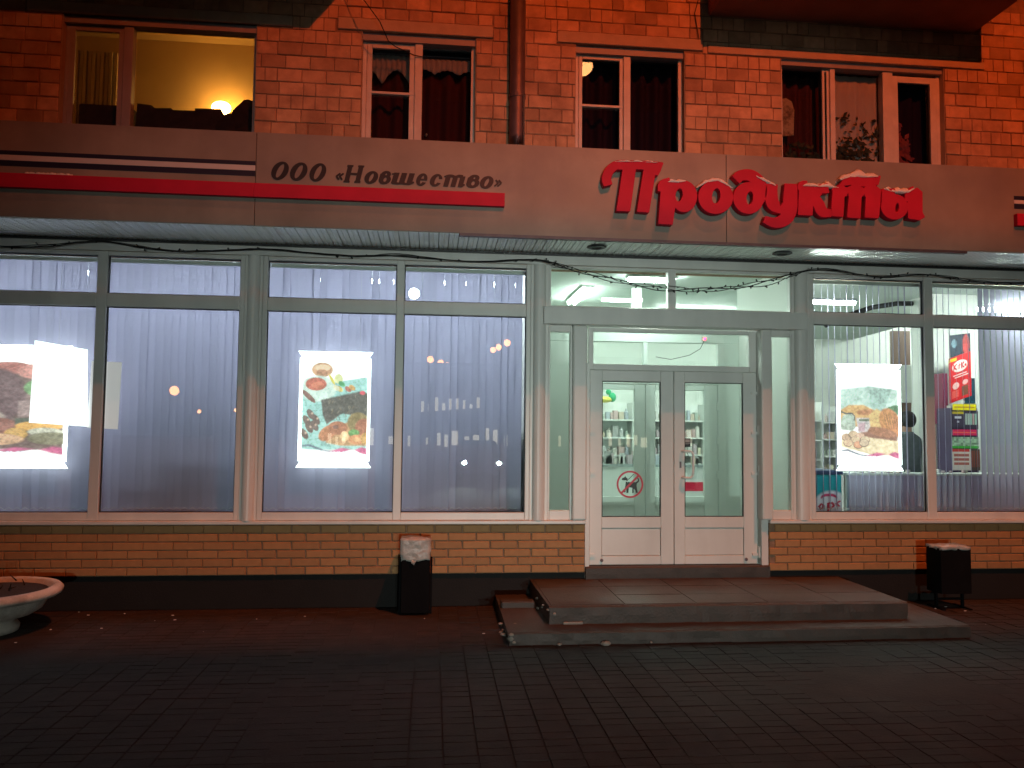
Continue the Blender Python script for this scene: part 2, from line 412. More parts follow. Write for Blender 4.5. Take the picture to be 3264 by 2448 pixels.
# jambs beside the doors
B('door_jamb', PVC, bld, (1.6725, 1.722, .02, .30, .27, 2.60), bevel=.004)
B('door_jamb', PVC, bld, (3.655, 3.7325, .02, .30, .27, 2.60), bevel=.004)
# door transom
m = MB(); m.box(1.7225, 1.775, .10, .18, 2.535, 3.007); m.box(3.562, 3.6545, .10, .18, 2.535, 3.007)
m.box(1.775, 3.562, .104, .18, 2.535, 2.60); m.box(1.775, 3.562, .104, .18, 2.962, 3.007)
tr = m.build('door_transom', PVC, bld, bevel=.005); B('pane', GLASS, tr, (1.77, 3.567, .14, .146, 2.595, 2.967))
def door(x0, x1, g0, g1, hx, name='door'):
    m = MB(); z0, z1 = .405, 2.53; y0, y1 = .085, .15
    m.box(x0, g0, y0, y1, z0, z1); m.box(g1, x1, y0, y1, z0, z1)
    m.box(g0, g1, y0+.003, y1, 2.41, z1); m.box(g0, g1, y0+.003, y1, .80, .922); m.box(g0, g1, y0+.003, y1, z0, .50)
    d = m.build(name, PVC, bld, bevel=.006)
    B('pane', GLASS, d, (g0-.004, g1+.004, .115, .121, .918, 2.414))
    B('door_panel', PVC, d, (g0+.004, g1-.004, y0+.012, y1-.01, .504, .796), bevel=.004)
    g = MB(); t = .008
    g.box(g0, g0+t, y0+.006, y0+.029, .922, 2.41); g.box(g1-t, g1, y0+.006, y0+.029, .922, 2.41); g.box(g0+t, g1-t, y0+.006, y0+.029, .922, .922+t); g.box(g0+t, g1-t, y0+.006, y0+.029, 2.41-t, 2.41)
    g.build('gasket', RUBBER, d)
    for z in (2.33, 1.885, 1.43, .54):
        h = MB(); h.tube([(hx, .062, z-.06), (hx, .062, z+.06)], .013, 8); h.box(min(hx, hx+(.075 if hx < 2.6 else -.075)), max(hx, hx+(.075 if hx < 2.6 else -.075)), .068, .0845, z-.045, z-.035+.02)
        h.build('hinge', PVC, d)
    s = MB(); sx = x0+.135 if hx < 2.6 else x1-.135
    s.lathe([(.012, 0), (.018, .004), (.018, .012), (.008, .016)], (0,0,0), 10)
    s.v = [(sx + p[0], .085 - p[2], .455 + p[1]) for p in s.v]; s.build('door_bumper', STEEL, d)
    return d
dl = door(1.735, 2.679, 1.872, 2.533, 1.724)
drt = door(2.686, 3.636, 2.805, 3.480, 3.645)
h = MB(); h.tube([(2.775,.085,1.645),(2.775,.03,1.645),(2.80,.02,1.645),(2.850,.02,1.645),(2.874,.02,1.62),(2.878,.02,1.59),(2.878,.02,1.41),(2.874,.02,1.38),(2.850,.02,1.353),(2.80,.02,1.353),(2.775,.03,1.353),(2.775,.085,1.353)], .014, 10)
h.build('handle', PVC, drt, smooth=True)
h = MB(); h.box(2.745, 2.765, .078, .0845, 1.46, 1.53); h.build('keyhole', STEEL, drt)

# ---- canopy: fascia + soffit
FY = -.75
can = thing('canopy', (1.3, -.4, 3.8), parent=bld)
SE = [-8.6, -1.72, 2.975, 9.4]
for i in range(3):
    B('fascia_panel', FASCIA, can, (SE[i]+.003, SE[i+1]-.003, FY, FY+.03, 3.797, 4.712), bevel=.002)
B('canopy_roof', STEEL, can, (-8.6, 9.4, FY+.031, .0115, 4.64, 4.66))
B('fascia_joint', SEAL, can, (-1.7228, -1.7172, FY+.012, FY+.03, 3.80, 4.70), (2.9722, 2.9778, FY+.012, FY+.03, 3.80, 4.70))
B('bottom_trim', STEEL, can, (.25, 5.60, FY-.006, FY+.05, 3.768, 3.796))
B('stripe', NAVY, can, (-8.6, -1.724, FY-.004, FY-.0005, 4.385, 4.424))
B('stripe', WHITE, can, (-8.6, -1.724, FY-.005, FY-.0005, 4.332, 4.382))
B('stripe', NAVY, can, (-8.6, -1.724, FY-.004, FY-.0005, 4.277, 4.329))
B('red_bar', REDP, can, (-8.6, -1.7225, FY-.055, FY-.0005, 4.062, 4.197), (-1.7215, .69, FY-.055, FY-.0005, 4.062, 4.197), bevel=.003)
B('stripe', NAVY, can, (6.15, 9.4, FY-.004, FY-.0005, 4.367, 4.409))
B('stripe', WHITE, can, (6.15, 9.4, FY-.005, FY-.0005, 4.326, 4.365))
B('stripe', NAVY, can, (6.15, 9.4, FY-.004, FY-.0005, 4.270, 4.324))
B('red_bar', REDP, can, (6.14, 9.4, FY-.055, FY-.0005, 4.075, 4.205), bevel=.003)
# soffit slats: ribs run out from the wall
bm = bmesh.new()
pw = [(-.0475, .004), (-.043, -.004), (-.010, -.006), (0, .001), (.010, -.006), (.043, -.004), (.0475, .004), (.0475, .016), (-.0475, .016)]
v0 = [bm.verts.new((x, -.345, z)) for x, z in pw]; v1 = [bm.verts.new((x, .345, z)) for x, z in pw]
for k in range(len(pw)): bm.faces.new((v0[k], v1[k], v1[(k+1) % len(pw)], v0[(k+1) % len(pw)]))
bm.faces.new(v0); bm.faces.new(v1[::-1]); bmesh.ops.recalc_face_normals(bm, faces=bm.faces)
sme = bpy.data.meshes.new('soffit_slat'); bm.to_mesh(sme); bm.free(); sme.materials.append(SOFFIT)
B('soffit_deck', DARKM, can, (-8.6, 9.4, FY+.031, 0.0, 3.815, 3.83))
LX = [1.70, 3.73]
k = 0; x = -5.6
while x < 8.6:
    place('soffit_slat', sme, (x, -.372, 3.797 + random.uniform(-.0012,.0012)), can, rot=(random.uniform(-.002,.002), random.uniform(-.02,.02), 0)); x += .1
for x in LX:
    m = MB(); m.lathe([(.065, .004), (.10, .004), (.105, -.006), (.085, -.014), (.06, -.012), (.045, .0)], (x, -.40, 3.788), 20)
    m.build('downlight', DARKM, can)
B('edge_profile', DARKM, can, (-6.3, 8.8, -.050, -.0205, 3.762, 3.786))
B('wall_strip', PVC, can, (-6.3, 8.8, -.02, .0118, 3.668, 3.79))

# ---- upper windows
def upper_window(x0, x1, mull, bars, frame=.05, mat_=FRAME_OLD, mw=.05):
    m = MB(); y0, y1 = .09, .16
    m.box(x0+.004, x0+frame, y0, y1, 4.752, 6.09); m.box(x1-frame, x1-.004, y0, y1, 4.752, 6.09)
    for (a, b) in mull: m.box(a, b, y0-.03, y1, 4.752, 6.09)
    f = m.build('window', mat_, bld, bevel=.006)
    B('head_strip', FRAME_GREY, f, (x0+.004, x1-.004, .04, .17, 6.091, 6.168))
    cells = []; e = [x0+frame] + [v for p in mull for v in p] + [x1-frame]
    for i in range(0, len(e), 2): cells.append((e[i], e[i+1]))
    for i, (a, b) in enumerate(cells):
        B('pane', GLASSU, f, (a, b, .125, .131, 4.76, 6.09))
        for z in bars.get(i, []): B('glazing_bar', mat_, f, (a, b, .08, .124, z-.014, z+.014), bevel=.004)
    return f, cells
w1, c1 = upper_window(UW[0][0], UW[0][1], [(-3.30,-3.205)], {}, .045, FRAME_GREY)
w2, c2 = upper_window(UW[1][0], UW[1][1], [(-.240,-.155)], {0: [5.53]}, .05)
w3, c3 = upper_window(UW[2][0], UW[2][1], [(2.10,2.18)], {0: [5.51]}, .05)
w4, c4 = upper_window(UW[3][0], UW[3][1], [(4.545,4.605), (5.19,5.315)], {}, .05)
def sash(f, a, b, w, z1=6.085, m_=FRAME_OLD, y=.085):
    B('sash', m_, f, (a, a+w, y, y+.035, 4.76, z1), (b-w, b, y, y+.035, 4.76, z1), (a+w, b-w, y, y+.035, z1-w, z1), bevel=.004)
sash(w1, -3.853, -3.302, .055, m_=FRAME_GREY); sash(w2, -.758, -.242, .055); sash(w3, 1.592, 2.098, .04)
sash(w4, 5.317, 5.868, .075, 6.06); sash(w4, 4.605, 4.60501+.0001, .00004)
sash(w4, 4.46, 4.543, .03)
bpy.data.objects.remove([o for o in w4.children if o.name.startswith('sash')][1])
# side boards of the reveals
for (a, b) in UW:
    B('reveal', LINTEL, bld, (a+.0005, a+.0038, .013, .32, 4.755, 6.165), (b-.0038, b-.0005, .013, .32, 4.755, 6.165))

# ---- balconies, drainpipe, cables
def balcony(x0, x1, depth, z):
    b = thing('balcony', ((x0+x1)/2, -depth/2, z), parent=bld)
    m = MB(); m.box(x0, x1, -depth, .01, z, z+.14); m.build('slab', BALC, b, bevel=.015)
    m = MB(); m.box(x0+.03, x1-.03, -depth-.012, -depth+.03, z+.02, z+1.05); m.box(x0-.012, x0+.03, -depth-.012, .005, z+.02, z+1.05); m.box(x1-.03, x1+.012, -depth-.012, .005, z+.02, z+1.05)
    m.build('parapet', BALC, b, bevel=.01)
balcony(3.07, 6.30, .76, 6.59)
balcony(-5.6, -1.0, .95, 6.62)
m = MB(); m.tube([(.88,-.085,8.5),(.88,-.085,5.05),(.88,-.09,4.98),(.88,-.2,4.80)], .085, 16); dp = m.build('drainpipe', STEEL, bld, smooth=True)
for z in (6.9, 5.49):
    m = MB(); m.tube([(.88,-.085,z-.02),(.88,-.085,z+.02)], .093, 16); m.build('clamp', STEEL, dp)
m = MB(); m.tube([(.945,-.17,5.48),(.948,-.17,4.66)], .010, 8); m.build('conduit', CHROME, bld)
m = MB(); m.tube([(-1.0,-.3,6.9),(-.771,-.3,6.347),(-.604,-.28,6.138),(-.52,-.1,6.02),(-.45,-.05,5.99),(-.25,.04,5.95),(-.1,.05,5.93)], .006, 5); m.build('loose_cable', RUBBER, bld)
m = MB(); m.tube([(.67,-.70,3.80),(.70,-.55,3.70),(.73,-.52,3.62)], .003, 5); m.build('loose_wire', CHROME, bld)
m = MB(); m.tube([(3.0,-.02,7.2),(2.98,-.02,6.9),(2.9,-.02,6.6),(2.95,-.02,6.3)], .005, 5); m.build('loose_cable', RUBBER, bld)

# ------------------------------------------------------------------ glyph engine: union of ribbons and rings -> outline -> solid letter
def crom(pts, n=8):
    P = [np.array(p, float) for p in pts]
    if len(P) == 2: return [P[0] + (P[1]-P[0])*t for t in np.linspace(0, 1, n)]
    out = []
    for i in range(len(P)-1):
        p0 = P[i-1] if i > 0 else 2*P[0]-P[1]; p1 = P[i]; p2 = P[i+1]; p3 = P[i+2] if i+2 < len(P) else 2*P[-1]-P[-2]
        for t in np.linspace(0, 1, n, endpoint=False):
            out.append(.5*((2*p1)+(-p0+p2)*t+(2*p0-5*p1+4*p2-p3)*t*t+(-p0+3*p1-3*p2+p3)*t**3))
    out.append(P[-1]); return out
def ribbon(*pts):          # (x, y, width) control points
    c = crom(pts); L_ = []; R_ = []
    for i, p in enumerate(c):
        d = c[min(i+1, len(c)-1)][:2] - c[max(i-1, 0)][:2]; d = d/(np.linalg.norm(d)+1e-9); nrm = np.array((-d[1], d[0]))
        L_.append(p[:2]+nrm*p[2]/2); R_.append(p[:2]-nrm*p[2]/2)
    return np.array(L_ + R_[::-1])
def ell(cx, cy, rx, ry, rot=0, n=36):
    t = np.linspace(0, 2*math.pi, n, endpoint=False); x = rx*np.cos(t); y = ry*np.sin(t); c, s = math.cos(rot), math.sin(rot)
    return np.stack([cx + x*c - y*s, cy + x*s + y*c], 1)
def poly(*p): return np.array(p, float)
def sdf(P, poly_):
    a = poly_; b = np.roll(poly_, -1, 0); d2 = np.full(P.shape[0], 1e18); wn_ = np.zeros(P.shape[0], int)
    for i in range(len(a)):
        e = b[i]-a[i]; w = P-a[i]; L2 = e@e
        if L2 < 1e-12: continue
        t = np.clip((w@e)/L2, 0, 1); q = w - t[:, None]*e; d2 = np.minimum(d2, (q*q).sum(1))
        up = (a[i][1] <= P[:, 1]) & (b[i][1] > P[:, 1]); dn = (a[i][1] > P[:, 1]) & (b[i][1] <= P[:, 1])
        cr = e[0]*w[:, 1]-e[1]*w[:, 0]
        wn_ += (up & (cr > 0)).astype(int); wn_ -= (dn & (cr < 0)).astype(int)
    d = np.sqrt(d2); return np.where(wn_ != 0, -d, d)
def contours(F, xs_, ys_):
    segs = {}
    ny, nx = F.shape
    def pt(i, j, k, l):
        f0, f1 = F[j, i], F[l, k]; t = f0/(f0-f1)
        return (xs_[i]+(xs_[k]-xs_[i])*t, ys_[j]+(ys_[l]-ys_[j])*t)
    nxt = {}
    for j in range(ny-1):
        for i in range(nx-1):
            c = (F[j,i] < 0) | ((F[j,i+1] < 0) << 1) | ((F[j+1,i+1] < 0) << 2) | ((F[j+1,i] < 0) << 3)
            if c in (0, 15): continue
            e = {0: ('h', i, j), 1: ('v', i+1, j), 2: ('h', i, j+1), 3: ('v', i, j)}
            tab = {1: [(3,0)], 2: [(0,1)], 3: [(3,1)], 4: [(1,2)], 5: [(3,2),(1,0)], 6: [(0,2)], 7: [(3,2)], 8: [(2,3)], 9: [(2,0)], 10: [(0,3),(2,1)], 11: [(2,1)], 12: [(1,3)], 13: [(1,0)], 14: [(0,3)]}
            for (p, q) in tab[int(c)]: nxt[e[p]] = e[q]
    def pos(k):
        return pt(k[1], k[2], k[1]+1, k[2]) if k[0] == 'h' else pt(k[1], k[2], k[1], k[2]+1)
    loops = []
    while nxt:
        s = next(iter(nxt)); cur = s; lp = []
        while cur in nxt:
            lp.append(pos(cur)); cur = nxt.pop(cur)
        if len(lp) > 5: loops.append(lp)
    return loops
def glyph_mesh(name, adds, subs, step, tf, depth, material, bevel=0.0, post=(), grow=0.0):
    """adds/subs in glyph units; tf maps an (n,2) array to metres (x, z); returns a mesh lying in the xz plane, front at y=-depth"""
    allp = np.concatenate(adds); lo = allp.min(0)-3*step-2*grow; hi = allp.max(0)+4*step+2*grow
    xs_ = np.arange(lo[0], hi[0], step); ys_ = np.arange(lo[1], hi[1], step)
    G = np.stack(np.meshgrid(xs_, ys_), -1).reshape(-1, 2)
    F = np.min([sdf(G, a) for a in adds], 0)
    for s in subs: F = np.maximum(F, -sdf(G, s))
    for a in post: F = np.minimum(F, sdf(G, a))
    F = F.reshape(len(ys_), len(xs_)) + 1e-6 - grow
    cu = bpy.data.curves.new(name, 'CURVE'); cu.dimensions = '2D'; cu.fill_mode = 'BOTH'; cu.extrude = depth/2 - bevel; cu.bevel_depth = bevel; cu.bevel_resolution = 1
    for lp in contours(F, xs_, ys_):
        q = tf(np.array(lp)); sp = cu.splines.new('POLY'); sp.points.add(len(q)-1); sp.use_cyclic_u = True
        for k, p in enumerate(q): sp.points[k].co = (p[0], p[1], 0, 1)
    o = bpy.data.objects.new('tmp', cu); col.objects.link(o); bpy.context.view_layer.update()
    me = bpy.data.meshes.new_from_object(o.evaluated_get(bpy.context.evaluated_depsgraph_get()))
    bpy.data.objects.remove(o); bpy.data.curves.remove(cu)
    me.transform(Matrix(((1,0,0,0),(0,0,-1,-depth/2),(0,1,0,0),(0,0,0,1)))); me.materials.clear(); me.materials.append(material); me.name = name
    return me

# ---- the big red sign.  glyph units = pixels of a trace; 2.011*326.8 units per metre on the sign's face
SX, SZ = 5.065/1.0, 0
def tfP(p):                       # trace pixel -> metres on the face
    x = 1.668 + (p[:, 0]-40)*(5.065-1.668)/(2090-40)
    # course of the baseline in the trace drops to the right: undo it
    z = 4.319 - (p[:, 1]-240 - (p[:, 0]-40)*.0435)*.00152
    return np.stack([x, z], 1)
sign = thing('shop_sign', (3.36, FY, 4.0), 'big glossy red three-dimensional shop lettering with snow along its tops', 'sign')
GL = {
 'П': ([ribbon((72,245,46),(62,205,50),(80,150,50),(125,112,50),(190,106,48)), poly((150,84),(300,86),(410,96),(392,150),(378,178),(362,172),(352,140),(180,134),(140,140)),
        poly((168,115),(242,118),(205,418),(128,415)), poly((298,115),(368,118),(322,426),(254,420))], []),
 'р': ([ribbon((392,285,20),(410,240,46),(455,228,60)), poly((405,225),(500,228),(492,330),(468,508),(386,502)), ell(545,322,76,102,.05)], [ell(512,312,26,48,.12)]),
 'о': ([ell(742,326,106,110,.04)], [ell(745,318,30,56,.12)]),
 'д': ([ell(950,332,94,104,.04), ribbon((872,205,62),(905,178,64),(965,178,70),(1018,225,74),(1030,310,62),(1005,390,40))], [ell(958,332,25,50,.12)]),
 'у': ([ribbon((1100,240,66),(1096,310,72),(1108,375,74),(1160,402,64),(1205,400,40)), ribbon((1222,238,72),(1218,330,84),(1212,420,84),(1180,478,78),(1120,500,62),(1052,478,40))], [ell(1160,330,14,62,.1)]),
 'к': ([ribbon((1285,280,30),(1300,252,62),(1325,250,66)), poly((1280,244),(1372,246),(1356,448),(1270,444)), ribbon((1352,350,46),(1385,310,48),(1410,272,58),(1462,262,62)), ribbon((1372,325,50),(1400,372,66),(1425,425,64),(1480,436,44))], []),
 'т': ([poly((1538,244),(1566,204),(1610,186),(1700,190),(1806,180),(1792,236),(1720,250),(1610,238)), ribbon((1500,290,40),(1545,272,52),(1580,290,52),(1640,270,52),(1700,292,52),(1752,272,60),(1800,300,44)),
        poly((1496,280),(1570,282),(1556,458),(1482,452)), poly((1605,285),(1680,288),(1668,468),(1588,462)), poly((1716,285),(1806,290),(1790,468),(1704,462))], [ell(1590,330,9,40,.05), ell(1697,335,9,40,.05)]),
 'ы': ([poly((1822,270),(1900,268),(1895,400),(1815,400)), ell(1898,392,86,84,.05), ribbon((1985,350,30),(2005,305,56),(2040,280,66)), poly((1990,300),(2050,262),(2082,290),(2080,430),(2095,462),(2060,482),(1990,470))], [ell(1915,398,16,38,.1)]),
}
for k, (a, s) in GL.items():
    me = glyph_mesh('letter', a, s, 4, tfP, .085, REDP, .004, grow=2.5)
    place('letter', me, (0, FY-.0015, 0), sign)
# snow caps: lumpy ridges sitting on the letter tops
def snow(name, pts, label, hgt=.05, wid=.10):
    m = MB(); n = 26; k = 9
    P = [tfP(np.array([p]))[0] for p in pts]; xs_ = [p[0] for p in P]; zs_ = [p[1] for p in P]
    V = []
    for i in range(n):
        t = i/(n-1); x = xs_[0] + (xs_[-1]-xs_[0])*t; z = float(np.interp(x, xs_, zs_))
        e = min(1, 4.5*t, 4.5*(1-t)); h_ = hgt*(.35+.65*e)*(.75+.6*noise.noise((x*14, 2.1, z*5)))
        for q in range(k):
            a = math.pi*q/(k-1); wob = 1+.35*noise.noise((x*22, q*.9, z*3))
            V.append((x, FY-.044 - wid/2*math.cos(a)*wob, z - .003 + h_*math.sin(a)*wob))
    F_ = []
    for i in range(n-1):
        for q in range(k-1): F_.append((i*k+q, i*k+q+1, (i+1)*k+q+1, (i+1)*k+q))
        F_.append((i*k+k-1, i*k, (i+1)*k, (i+1)*k+k-1))
    F_.append(tuple(range(k))); F_.append(tuple((n-1)*k+q for q in range(k-1, -1, -1)))
    m.quadmesh(V, F_)
    c = Vector((sum(xs_)/len(xs_), FY-.035, sum(zs_)/len(zs_)))
    o = m.build('snow_cap', SNOW, None, smooth=True); tag(o, label, 'snow', 'snow lying on the red letters'); return o
snow('s', [(112,88),(250,86),(380,94)], 'thin snow strip on top of the first red letter', .028)
snow('s', [(440,222),(500,226),(552,218)], 'snow lump on the second red letter, left of the round third one', .055)
snow('s', [(622,262),(680,226),(755,212),(850,262)], 'snow heap draped over the round third red letter', .05)
snow('s', [(1000,182),(1045,212),(1125,246)], 'snow lump on the shoulder of the curled fourth red letter', .06)
snow('s', [(1288,246),(1380,250),(1530,258)], 'long snow ridge on the red letter just left of the barred one', .06)
snow('s', [(1540,208),(1610,184),(1720,186),(1790,182)], 'tall snow heap on the loose bar over the seventh red letter', .075)
snow('s', [(1830,268),(1900,290),(1990,292),(2030,266)], 'snow pile on the last red letter at the right end', .065)
snow_ = MB()
for k in range(14): snow_.ball((-3.78 + k*.03 + random.uniform(-.01,.01), FY-.03, 4.203), random.uniform(.012,.026), 7, 5, (1.3,.9,.8))
tag(snow_.build('snow_cap', SNOW, None, smooth=True), 'small crust of snow lying on the long red bar at left', 'snow', 'snow lying on the red letters')

# ---- the black company name
UH = .112/100
def tfN(x0, x1, gx0, gx1, base=4.256):
    def f(p):
        x = x0 + (p[:, 0] + .22*p[:, 1] - gx0)*(x1-x0)/(gx1-gx0); return np.stack([x, base + p[:, 1]*UH], 1)
    return f
def serif(x, y, w=34): return ribbon((x-w/2, y, 11), (x+w/2, y, 11))
O_ = ([ell(52,75,56,79)], [ell(52,75,23,64,-.12)])
o_ = ([ell(42,50,46,55)], [ell(42,50,15,40,-.14)])
v_ = ([ell(42,36,42,39), ell(40,82,34,30), poly((0,30),(22,30),(22,90),(0,85))], [ell(44,36,14,22), ell(42,84,9,12)])
NG = {
 'О': O_, 'о': o_, 'в': v_,
 'Н': ([poly((6,0),(42,0),(42,150),(6,150)), poly((100,0),(136,0),(136,150),(100,150)), poly((38,68),(104,68),(104,82),(38,82)), serif(24,5,48), serif(24,145,48), serif(118,5,48), serif(118,145,48)], []),
 'ш': ([poly((2,8),(33,8),(33,100),(2,100)), poly((52,8),(83,8),(83,100),(52,100)), poly((102,8),(133,8),(133,100),(102,100)), ribbon((14,14,26),(45,6,12),(68,14,22),(95,6,12),(118,12,24),(146,22,9)), ribbon((-10,88,8),(14,96,10))], []),
 'е': ([ell(40,50,42,54), ], [ell(42,50,14,40,-.1), poly((44,26),(100,20),(100,46),(44,46))], [poly((20,46),(66,46),(66,56),(20,56))]),
 'с': ([ell(40,50,42,54)], [ell(44,50,15,40,-.1), poly((48,28),(100,20),(100,66),(48,66))]),
 'т': ([poly((2,0),(33,0),(33,92),(2,92)), poly((54,0),(85,0),(85,92),(54,92)), poly((106,0),(137,0),(137,92),(106,92)), ribbon((-10,86,8),(16,96,14),(40,94,20),(66,88,14),(92,96,20),(116,92,24)), ribbon((122,8,24),(148,20,9))], []),
 '«': ([ribbon((34,74,10),(8,48,12)), ribbon((8,48,12),(34,20,10)), ribbon((62,74,10),(36,48,12)), ribbon((36,48,12),(62,20,10))], []),
 '»': ([ribbon((8,74,10),(34,48,12)), ribbon((34,48,12),(8,20,10)), ribbon((36,74,10),(62,48,12)), ribbon((62,48,12),(36,20,10))], []),
}
name_s = thing('company_lettering', (-.45, FY, 4.256), 'black italic serif company name on the canopy above a long red bar', 'lettering')
LAY = [('О',-1.57,-1.412),('О',-1.393,-1.235),('О',-1.208,-1.056),('«',-.960,-.885),('Н',-.885,-.690),('о',-.682,-.556),('в',-.545,-.432),('ш',-.425,-.200),('е',-.180,-.076),('с',-.045,.070),('т',.085,.298),('в',.312,.437),('о',.448,.577),('»',.588,.662)]
for ch, xa, xb in LAY:
    g = NG[ch]; allp = np.concatenate(g[0]); sh = allp[:, 0] + .22*allp[:, 1]
    me = glyph_mesh('letter', g[0], g[1], 3, tfN(xa, xb, sh.min(), sh.max()), .006, BLACKP, 0, g[2] if len(g) > 2 else (), 2.6)
    place('letter', me, (0, FY-.0012, 0), name_s)

# ------------------------------------------------------------------ printed pictures painted into colour attributes
class Pic:
    def __init__(s, nx, ny, bgc):
        s.nx, s.ny = nx, ny; s.u, s.v = np.meshgrid((np.arange(nx)+.5)/nx, (np.arange(ny)+.5)/ny)
        s.a = np.zeros((ny, nx, 3)); s.a[:] = lin(bgc)
    def put(s, mask, c, al=1.0): s.a = s.a*(1-mask[..., None]*al) + np.array(lin(c))*mask[..., None]*al
    def ell(s, cx, cy, rx, ry, c, rot=0, al=1, soft=.12):
        x, y = s.u-cx, s.v-cy; co, si = math.cos(rot), math.sin(rot); d = np.hypot((x*co+y*si)/rx, (-x*si+y*co)/ry)
        s.put(np.clip((1-d)/soft, 0, 1), c, al)
    def rect(s, x0, x1, y0, y1, c, al=1): s.put(((s.u > x0) & (s.u < x1) & (s.v > y0) & (s.v < y1)).astype(float), c, al)
    def poly(s, pts, c, al=1):
        d = sdf(np.stack([s.u.ravel(), s.v.ravel()], 1), np.array(pts, float)).reshape(s.u.shape); s.put(np.clip(-d*60, 0, 1), c, al)
    def line(s, pts, w, c, al=1):
        for p, q in zip(pts[:-1], pts[1:]):
            p, q = np.array(p), np.array(q); e = q-p; t = np.clip(((s.u-p[0])*e[0]+(s.v-p[1])*e[1])/(e@e+1e-9), 0, 1)
            d = np.hypot(s.u-p[0]-t*e[0], s.v-p[1]-t*e[1]); s.put((d < w).astype(float), c, al)
    def noise(s, amt, scale=1, region=None):
        n = np.random.rand(s.ny//scale+1, s.nx//scale+1); n = np.kron(n, np.ones((scale, scale)))[:s.ny, :s.nx]
        k = 1+(n-.5)*2*amt; k = np.where(region, k, 1) if region is not None else k; s.a = s.a*k[..., None]
    def finish(s):                 # soft, slightly washed print
        a = s.a
        for _ in range(1):
            q = np.pad(a, ((1,1),(1,1),(0,0)), mode='edge'); a = (q[:-2,1:-1]+q[2:,1:-1]+q[1:-1,:-2]+q[1:-1,2:]+2*q[1:-1,1:-1])/6
        w = np.clip((a.min(2)-.55)/.35, 0, 1)[..., None]
        s.a = (a*.60+.10)*(1-w) + a*w
        for sc, am in ((22,.10),(9,.14),(4,.20),(2,.16)):
            n = np.random.rand(s.ny//sc+3, s.nx//sc+3); yy = np.linspace(0, s.ny/sc, s.ny); xx = np.linspace(0, s.nx/sc, s.nx); y0 = yy.astype(int); x0 = xx.astype(int); fy = (yy-y0)[:, None]; fx = (xx-x0)[None]
            q = n[y0][:, x0]*(1-fy)*(1-fx)+n[y0+1][:, x0]*fy*(1-fx)+n[y0][:, x0+1]*(1-fy)*fx+n[y0+1][:, x0+1]*fy*fx
            s.a = s.a*(1+(q-.5)*2*am*(1-w[..., 0]))[..., None]
    def sheet(s, name, p00, ux, vy, material, parent=None, thick=.004, nrm=Vector((0,-1,0))):
        """p00 = top-left corner, ux / vy = vectors along the width and down the height (world)"""
        p00, ux, vy = Vector(p00), Vector(ux), Vector(vy); off = wl(parent); V = []; F_ = []
        for j in range(s.ny+1):
            for i in range(s.nx+1): V.append(p00 + ux*(i/s.nx) + vy*(j/s.ny) - off)
        w = s.nx+1
        for j in range(s.ny):
            for i in range(s.nx): F_.append((j*w+i, (j+1)*w+i, (j+1)*w+i+1, j*w+i+1))
        nb = len(V); bk_ = -nrm*thick
        for c in (p00, p00+ux, p00+ux+vy, p00+vy): V.append(c + bk_ - off)
        c0, c1_, c2_, c3_ = 0, s.nx, (s.ny+1)*w-1, s.ny*w
        F_ += [(nb, nb+1, nb+2, nb+3), (c0, c1_, nb+1, nb), (c1_, c2_, nb+2, nb+1), (c2_, c3_, nb+3, nb+2), (c3_, c0, nb, nb+3)]
        me = bpy.data.meshes.new(name); me.from_pydata([tuple(v) for v in V], [], F_); me.materials.append(material)
        at = me.attributes.new('Col', 'FLOAT_COLOR', 'FACE')
        c = np.ones((len(F_), 4)); c[:s.nx*s.ny, :3] = s.a.reshape(-1, 3); c[s.nx*s.ny:, :3] = .6
        at.data.foreach_set('color', c.ravel()); me.update()
        o = bpy.data.objects.new(name, me); col.objects.link(o); o.parent = parent; return o
LIT = printed('backlit_print', 1.7); PRINT = printed('paper_print', 0)
ACRYL = emit('lit_acrylic_edge', (.93, 1.0, .98), 5)

def common_foot(p):
    W_ = (255,255,255)
    p.poly([(0,.845),(.12,.83),(.35,.885),(.5,.90),(.5,.925),(.3,.905),(.12,.865),(0,.87)], (70,75,120))
    p.poly([(.42,.90),(.62,.862),(.82,.885),(.62,.925),(.42,.915)], (210,80,140)); p.poly([(.78,.89),(.92,.855),(1.01,.87),(1.01,.95),(.9,.93)], (200,70,130))
    p.rect(0, 1, .962, 1.01, W_); p.poly([(0,.875),(.3,.915),(.7,.93),(1,.962),(1,1),(0,1)], (250,252,250))
    x = .18
    for ch in 'ПРОДУКТЫ':           # outlined white caption
        S = {'П': [[(0,1),(0,0),(1,0),(1,1)]], 'Р': [[(0,1),(0,0),(.9,0),(.9,.5),(0,.5)]], 'О': [[(0,0),(1,0),(1,1),(0,1),(0,0)]], 'Д': [[(0,1),(.2,.8),(.3,0),(.8,0),(.8,.8),(1,1)],[(.2,.8),(.8,.8)]],
             'У': [[(0,0),(.5,.55)],[(1,0),(.3,1)]], 'К': [[(0,0),(0,1)],[(1,0),(0,.5),(1,1)]], 'Т': [[(0,0),(1,0)],[(.5,0),(.5,1)]], 'Ы': [[(0,0),(0,1),(.6,1),(.6,.5),(0,.5)],[(1,0),(1,1)]]}[ch]
        for st in S: p.line([(x+a*.055, .918+b*.034) for a, b in st], .011, (196,205,225))
        for st in S: p.line([(x+a*.055, .918+b*.034) for a, b in st], .007, (255,255,255))
        x += .082
